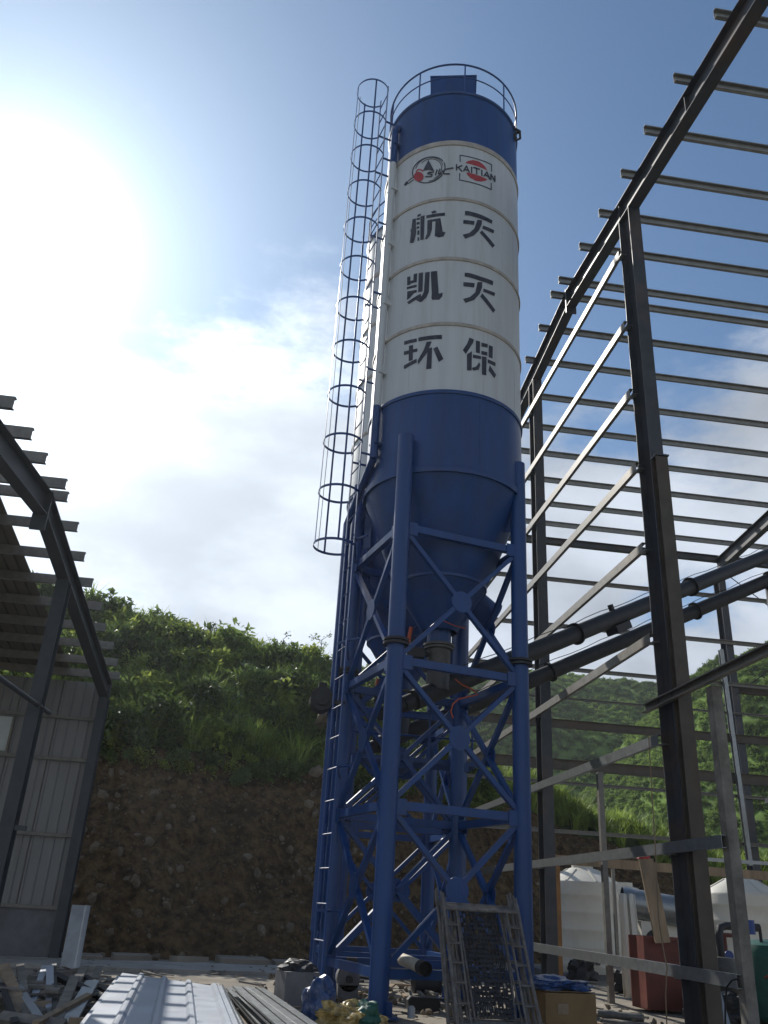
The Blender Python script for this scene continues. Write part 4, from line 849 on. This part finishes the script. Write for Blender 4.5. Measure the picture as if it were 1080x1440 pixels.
for i in range(260):
    c = Vector((rl_.uniform(-3.4, 6.5), rl_.uniform(11.0, 19.5), .03)); a = rl_.uniform(0, 3.1)
    lt.box(c, (rl_.uniform(.05, .45), rl_.uniform(.015, .07), rl_.uniform(.006, .03)), Matrix.Rotation(a, 3, 'Z') @ Matrix.Rotation(rl_.uniform(-.25, .25), 3, 'Y'))
tag(lt.build('site_litter', 'wood_grey'), 'fine litter of splinters and offcuts strewn over the yard', 'litter', kind='stuff')
random.seed(11)
deb = MB()
for i in range(260):
    c = Vector((random.uniform(.2, 6.0), random.uniform(12.2, 20), .02)); s = random.uniform(.015, .06); deb.add([c + v * s * random.uniform(.6, 1.3) for v in IV], IF)
tag(deb.build('ground_rubble', 'stone'), 'scattered gravel and rubble on the dirt round the silo legs', 'rubble', kind='stuff')
for i in range(14):
    c = Vector((random.uniform(1.6, 4.2), random.uniform(14.2, 18.5), .05)); a = random.uniform(0, 3); l = random.uniform(.4, 1.2); m_ = MB(); m_.bar(c, c + Vector((math.cos(a) * l, math.sin(a) * l, .02)), random.uniform(.03, .1), .03); tag(m_.build('loose_stick', random.choice(('wood', 'wood_grey', 'darkmetal'))), 'loose offcut lying on the dirt under the silo', 'offcut', 'offcuts under the silo')

# ------------------------------------------------------------------ scaffold frames leaning on the silo
def scaffold(x0, y0, dx, lean, w, label, tilt, plates=False, hh=1.62):
    root = thing('scaffold_frame', label, 'scaffold frame', 'scaffold frames leaning in a pack', (x0, y0, 0))
    v = Vector((tilt, lean, 1)).normalized(); u = Vector((1, dx, 0)).normalized(); L_ = hh
    for sx in (0, w): MB().cyl(u * sx - v * .0, u * sx + v * L_, .021, 10).build('upright', 'scaf', root, True)
    for h in (.12, L_ - .1): MB().cyl(v * h, v * h + u * w, .019, 10).build('cross_tube', 'scaf', root, True)
    for sx in (.16, w - .16):
        MB().cyl(u * sx + v * .12, u * sx + v * (L_ - .1), .014, 8).build('inner_tube', 'scaf', root, True)
    for k in range(5):
        h = .35 + k * .24
        for a, e in ((0, .16), (w - .16, w)): MB().cyl(u * a + v * h, u * e + v * h, .011, 8).build('rung', 'scaf', root)
    for sx in (0, w): MB().cyl(u * sx + v * L_, u * sx + v * (L_ + .1), .015, 8).build('spigot', 'scaf', root)
    if plates:
        nn = u.cross(v); b = MB()
        for i in range(13):
            for j in range(22):
                
                if random.random() < .30: continue
                b.box(u * (.20 + i * (w - .4) / 13) + v * (.2 + j * .058), (random.uniform(.025, .06), .004, random.uniform(.02, .05)), Matrix((u, nn, v)).transposed())
        for i in range(14): b.box(u * (.18 + i * (w - .4) / 13) + v * .82, (.012, .008, 1.3), Matrix((u, nn, v)).transposed())
        b.build('mesh_deck', 'darkmetal', root)
for i, (x0, y0, dx, ln, w, tl, pl) in enumerate(((2.50, 11.55, .02, .46, 1.02, -.03, True), (2.57, 11.42, -.04, .50, .98, -.10, True), (2.46, 11.34, .05, .52, 1.0, .02, False), (2.62, 11.25, .0, .54, .96, -.08, False), (2.54, 11.15, .03, .57, 1.0, -.04, False))):
    scaffold(x0, y0, dx, ln, w, ('rusty scaffold frame with a mesh deck, at the back of the leaning pack' if pl else 'rusty open scaffold frame without deck, in the leaning pack'), tl, pl)

# ------------------------------------------------------------------ tanks and plant on the right
def tank(c, r, h, label, m='tank_white'):
    root = thing('plastic_tank', label, 'tank', None, c)
    prof = [(r * .98, 0), (r, .05)]
    zz = .1
    while zz < h - .05:
        prof += [(r, zz), (r + .012, zz + .03), (r + .012, zz + .07), (r, zz + .1)]; zz += h / 5
    prof += [(r, h), (r * .97, h + .06), (r * .35, h + r * .38), (r * .3, h + r * .40), (.001, h + r * .40)]
    MB().lathe((0, 0, 0), prof, 40).build('body', m, root, True)
    MB().cyl((0, 0, h + r * .39), (0, 0, h + r * .39 + .12), r * .27, 24).build('lid', m, root, True)
    for k in range(8):
        a = k * math.pi / 4; MB().bar((math.cos(a) * r * .95, math.sin(a) * r * .95, h + .07), (math.cos(a) * r * .4, math.sin(a) * r * .4, h + r * .365), .05, .03).build('shoulder_rib', m, root)
    MB().cyl((-.1, -r - .12, .25), (-.1, -r + .05, .25), .05, 12).build('outlet', 'valve', root, True)
    return root
c = at(842, 1378, 2, 0); tank((c.x, c.y + .8, .12), 1.0, 1.95, 'tall white plastic water tank with ribbed shoulder between the far posts')
c = at(905, 1372, 2, 0); tank((c.x + .3, c.y + 1.6, 0), .8, 1.9, 'white plastic tank behind the galvanised duct')
c = at(1062, 1385, 2, 0); tank((c.x, c.y + .2, .12), 1.1, 1.95, 'wide off-white tank with conical top beside the rusty door post')
# duct
p0, p1 = at(874, 1268, 1, 19.2), at(960, 1283, 1, 18.9); r_ = thing('metal_duct', 'galvanised round duct lying across a pale support box', 'duct', None, (p0.x, p0.y, 0)); o0 = Vector((p0.x, p0.y, 0))
MB().cyl(p0 - o0, p1 - o0, .30, 28, cap=False).build('duct_body', 'galv_bright', r_, True); MB().cyl(p0 - o0, p1 - o0, .285, 28, cap=False).build('duct_lining', 'darkmetal', r_, True)
m_ = MB(); m_.box((.75, .1, p0.z / 2 - .17), (.85, .6, p0.z - .36)); m_.build('support_box', 'tank_white', r_)
m_ = MB(); m_.cyl((.62, -.22, .95), (.62, -.19, .95), .22, 20); m_.build('port', 'black', r_)
# hanging plastic film wrapped round a rolled sheet
c = at(886, 1405, 2, 0); b = MB()
for i in range(13):
    for j in range(9):
        b.v.append((c.x - .12 + .03 * i + .03 * math.sin(i * 2.1), c.y + .07 * math.sin(i * 1.3) + .02 * math.sin(j), .02 + j * .22 + .01 * math.sin(i)))
b.f = [(i * 9 + j, (i + 1) * 9 + j, (i + 1) * 9 + j + 1, i * 9 + j + 1) for i in range(12) for j in range(8)]
o = b.build('plastic_film', 'tank_white', smooth=True); sm = o.modifiers.new('thick', 'SOLIDIFY'); sm.thickness = .01; tag(o, 'upright strip of wrinkled pale plastic film beside the red steel box', 'plastic film')
# red steel box with plank
bx = thing('steel_box', 'dark red open steel box behind the stepped column', 'steel box', None, (6.98, 15.4, 0)); bx.scale = (1, .7, 1)
for cc_, sz in (((-.42, -.02, .55), (.02, .9, 1.08)), ((.42, -.02, .55), (.02, .9, 1.08)), ((0, .42, .55), (.84, .02, 1.08)), ((0, -.46, .52), (.80, .02, 1.0)), ((0, 0, .03), (.84, .88, .03))):
    MB().box(cc_, sz).build('side_plate', 'redsteel', bx)
for cc_, sz in (((-.42, -.49, .55), (.05, .05, 1.08)), ((.42, -.49, .55), (.05, .05, 1.08)), ((0, -.49, 1.06), (.8, .05, .05))): MB().box(cc_, sz).build('edge_angle', 'redsteel', bx)
p0, p1 = at(932, 1326, 1, 14.95), at(908, 1208, 1, 15.1); m_ = MB(); m_.bar(p0, p1, .26, .04, (0, 1, 0)); o = m_.build('plank', 'wood'); tag(o, 'broad brown plank standing on end against the red steel box', 'plank')
p0, p1 = at(1022, 1450, 1, 12.9), at(995, 1358, 1, 13.3); m_ = MB(); m_.cchan(p0, p1, .12, .10, (0, 1, 0)); o = m_.build('steel_channel', 'galv_bright'); tag(o, 'pale steel channel leaning against the foot of the stepped column', 'channel')
# cable hanging from the frame
m_ = MB(); m_.tube([at(x, y, 0, 6.0) for x, y in ((912, 1035), (917, 1120), (922, 1200), (926, 1290), (932, 1330), (938, 1360), (936, 1400), (938, 1445))], .009, 6); o = m_.build('cable', 'wood', smooth=True); tag(o, 'thin pale cable hanging beside the stepped column', 'cable')
m_ = MB(); m_.tube([at(x, y, 0, 5.95) for x, y in ((1040, 1376), (1030, 1378), (1022, 1388), (1020, 1410), (1020, 1445))], .012, 6); o = m_.build('cable', 'black', smooth=True); tag(o, 'black cable looping down beside the rusty door post', 'cable')
# green vessel with red plate
c = at(1085, 1440, 2, 0); r_ = thing('green_tank', 'dark green rounded vessel beside the off-white tank', 'tank', None, (c.x + .35, c.y + .3, 0))
MB().lathe((0, 0, 0), [(.001, .0), (.5, .02), (.55, .08), (.55, .95), (.5, 1.07), (.3, 1.14), (.001, 1.16)], 32).build('vessel', 'green', r_, True)
MB().cyl((-.3, -.2, 1.08), (-.3, -.2, 1.3), .025, 10).build('handle', 'darkmetal', r_)
MB().box((-.25, -.66, .68), (.5, .35, .02), Matrix.Rotation(R(-18), 3, 'X')).build('cover_plate', 'redsteel', r_)
# carton with film on it
c = at(798, 1446, 2, 0); r_ = thing('cardboard_box', 'brown cardboard carton in front of the frame posts', 'box', None, (c.x, c.y + .2, 0)); rz = Matrix.Rotation(R(10), 3, 'Z')
MB().box((0, 0, .2), (.74, .5, .40), rz).build('carton', 'carton', r_)
for sg in (-1, 1): MB().box(rz @ Vector((0, sg * .12, .41)), (.74, .23, .008), rz @ Matrix.Rotation(R(sg * 4), 3, 'X')).build('flap', 'carton', r_)
MB().box(rz @ Vector((-.12, -.253, .22)), (.16, .003, .12), rz).build('printed_panel', 'wood', r_)
o = blob((c.x - .12, c.y + .2, .47), .42, .24, .09, 4, .6).build('tarpaulin', 'tarp_blue', smooth=True); tag(o, 'crumpled blue tarpaulin on top of the cardboard carton', 'tarpaulin')
for i in range(6):
    m_ = MB(); m_.bar((c.x - .4 + i * .18, c.y - .35, .03), (c.x - .36 + i * .18, c.y + .5, .03), .06, .05); tag(m_.build('pallet_slat', 'wood'), 'wooden slat on the ground under the cardboard carton', 'slat', 'slats under the carton')
# timber platform frame with posts
fr = thing('timber_frame', 'low timber frame with an orange post and beam round the water tanks', 'frame', None, (8, 21, 0)); o0 = Vector((8, 21, 0))
a, e = at(778, 1208, 1, 21.0), at(945, 1226, 1, 21.0); MB().bar(a - o0, e - o0 + Vector((7, 0, 0)), .08, .2).build('beam', 'wood', fr)
for px, w, m in ((788, .12, 'wood_orange'), (779, .09, 'galv_bright')):
    c = at(px, 1385, 1, 20.9); MB().bar(Vector((c.x, c.y - (.06 if px < 785 else 0), 0)) - o0, Vector((c.x, c.y - (.06 if px < 785 else 0), a.z - .1)) - o0, w, .08, (0, 1, 0)).build('post', m, fr)
for px in (866, 1000):
    c = at(px, 1300, 1, 21.0); MB().bar(Vector((c.x, c.y, 0)) - o0, Vector((c.x, c.y, a.z - .1)) - o0, .07, .07, (0, 1, 0)).build('post', 'galv', fr)
m_ = MB(); p0 = at(945, 1205, 1, 21.1); m_.bar(p0 - o0, p0 - o0 + Vector((6, .0, .0)), .06, .08); m_.build('rail', 'galv_bright', fr)
for px, py, m, lb in ((905, 1200, 'logo_red', 'red'), ):
    c = at(px, py, 1, 20.9); o = blob((c.x, c.y, a.z + .16), .14, .1, .07, 4, .6, 3).build('rag_bundle', m, smooth=True); tag(o, 'small red rag bundle lying on the timber beam', 'rag')
c = at(812, 1378, 2, 0); o = blob((c.x - .1, c.y - .6, .2), .32, .25, .3, 6, .6).build('pump_unit', 'darkmetal', smooth=True); tag(o, 'dark dirty pump unit at the foot of the white tank', 'pump')
c = at(1022, 1352, 1, 17.0); r_ = thing('blue_valve', 'blue pipe valve on a brown standpipe beside the off-white tank', 'valve', None, (c.x, c.y, 0))
MB().cyl((0, 0, 0), (0, 0, c.z + .45), .04, 12).build('standpipe', 'redsteel', r_, True); MB().cyl((-.03, 0, c.z + .45), (.35, 0, c.z + .45), .04, 12).build('elbow_pipe', 'redsteel', r_, True)
MB().cyl((0, -.1, c.z), (0, .1, c.z), .1, 16).build('body', 'valve_blue', r_, True); MB().cyl((0, -.12, c.z + .1), (0, -.1, c.z + .1), .09, 16).build('handwheel', 'valve_blue', r_, True)
# dark pump skid behind the stepped column, and pipes on the ground
sk = thing('pump_skid', 'dark pump skid with motor and pipework beside the red steel box', 'pump', None, (8.1, 16.2, 0))
for y in (-.35, .35): MB().bar((-.7, y, .08), (.9, y, .08), .1, .16).build('skid_rail', 'darkmetal', sk)
MB().cyl((-.6, 0, .5), (0, 0, .5), .24, 22).build('motor', 'darkmetal', sk, True)
for k in range(8): MB().cyl((-.55 + k * .065, 0, .5), (-.54 + k * .065, 0, .5), .265, 22).build('cooling_fin', 'darkmetal', sk)
MB().lathe((.4, 0, .2), [(.001, 0), (.25, .02), (.33, .2), (.33, .42), (.22, .6), (.001, .62)], 24).build('pump_casing', 'valve', sk, True)
MB().tube([(.4, 0, .8), (.4, 0, 1.15), (.45, .05, 1.28), (.6, .1, 1.32), (1.3, .2, 1.32)], .07, 12).build('discharge_pipe', 'darkmetal', sk, True)
MB().cyl((1.05, .15, 1.20), (1.05, .15, 1.44), .13, 16).build('gate_valve', 'valve_blue', sk, True)
MB().box((-.3, .05, .8), (.3, .24, .16)).build('terminal_box', 'black', sk)
for i, (px, py, qx, qy, r, m, lb) in enumerate(((842, 1425, 905, 1432, .05, 'galv', 'grey pipe on the ground in front of the red steel box'), (845, 1436, 930, 1446, .035, 'scaf', 'rusty thin pipe on the ground in front of the red steel box'), (960, 1424, 1045, 1432, .06, 'darkmetal', 'dark pipe on the ground between the column and the door post'))):
    a, e = at(px, py, 2, r), at(qx, qy, 2, r); o = MB().cyl(a, e, r, 14).build('loose_pipe', m, smooth=True); tag(o, lb, 'pipe')
o = blob((7.35, 14.3, .14), .38, .3, .26, 17, .5).build('sack', 'black', smooth=True); tag(o, 'crumpled black sack beside the foot of the stepped column', 'sack')
o = blob((8.0, 18.6, .2), .6, .4, .35, 27, .5).build('tarpaulin', 'darkmetal', smooth=True); tag(o, 'dark tarpaulin heap in front of the galvanised duct', 'tarpaulin')
for i, c in enumerate(((8.4, 22.82), (13.02, 23.39))):
    o = MB().box((c[0], c[1], .05), (2.4, 2.4, .14)).build('tank_plinth', 'plinth'); tag(o, ('low concrete plinth under the tall white water tank', 'low concrete plinth under the wide off-white tank')[i], 'plinth')
# access platform with railings, far right
pf = thing('access_platform', 'grey steel access platform with railings beyond the open frame', 'platform', None, (18, 25, 0)); o0 = Vector((18, 25, 0))
MB().box((-.1, .5, 5.0), (4.2, 1.6, .16)).build('deck', 'primer', pf)
for x in (-2.0, -.6, .8, 1.9):
    MB().cyl((x, -.25, 5.05), (x, -.25, 6.15), .025, 8).build('railing_post', 'galv', pf)
for h in (5.6, 6.12): MB().cyl((-2.1, -.25, h), (2.0, -.25, h), .022, 8).build('rail', 'galv', pf)
for x in (-1.9, 1.8):
    for y in (-.1, 1.1): MB().bar((x, y, 0), (x, y, 4.92), .16, .16, (0, 1, 0)).build('column', 'primer', pf)
MB().cyl((-2.6, -.2, 3.95), (2.0, -.2, 4.25), .07, 12).build('service_pipe', 'tank_white', pf, True)

# ------------------------------------------------------------------ haze
hz = MB(); hz.box((0, 100, 31), (660, 460, 66)); ho = hz.build('haze', 'glass'); ho.data.materials.clear()
hm = bpy.data.materials.new('haze'); hm.use_nodes = True; ht = hm.node_tree; ht.nodes.clear()
pv = ht.nodes.new('ShaderNodeVolumePrincipled'); pv.inputs['Color'].default_value = (.86, .92, 1, 1); pv.inputs['Density'].default_value = 0.0005; pv.inputs['Anisotropy'].default_value = 0.55
hoo = ht.nodes.new('ShaderNodeOutputMaterial'); ht.links.new(pv.outputs[0], hoo.inputs['Volume']); ho.data.materials.append(hm)
tag(ho, 'thin pale air haze round the whole site', 'haze', kind='stuff')
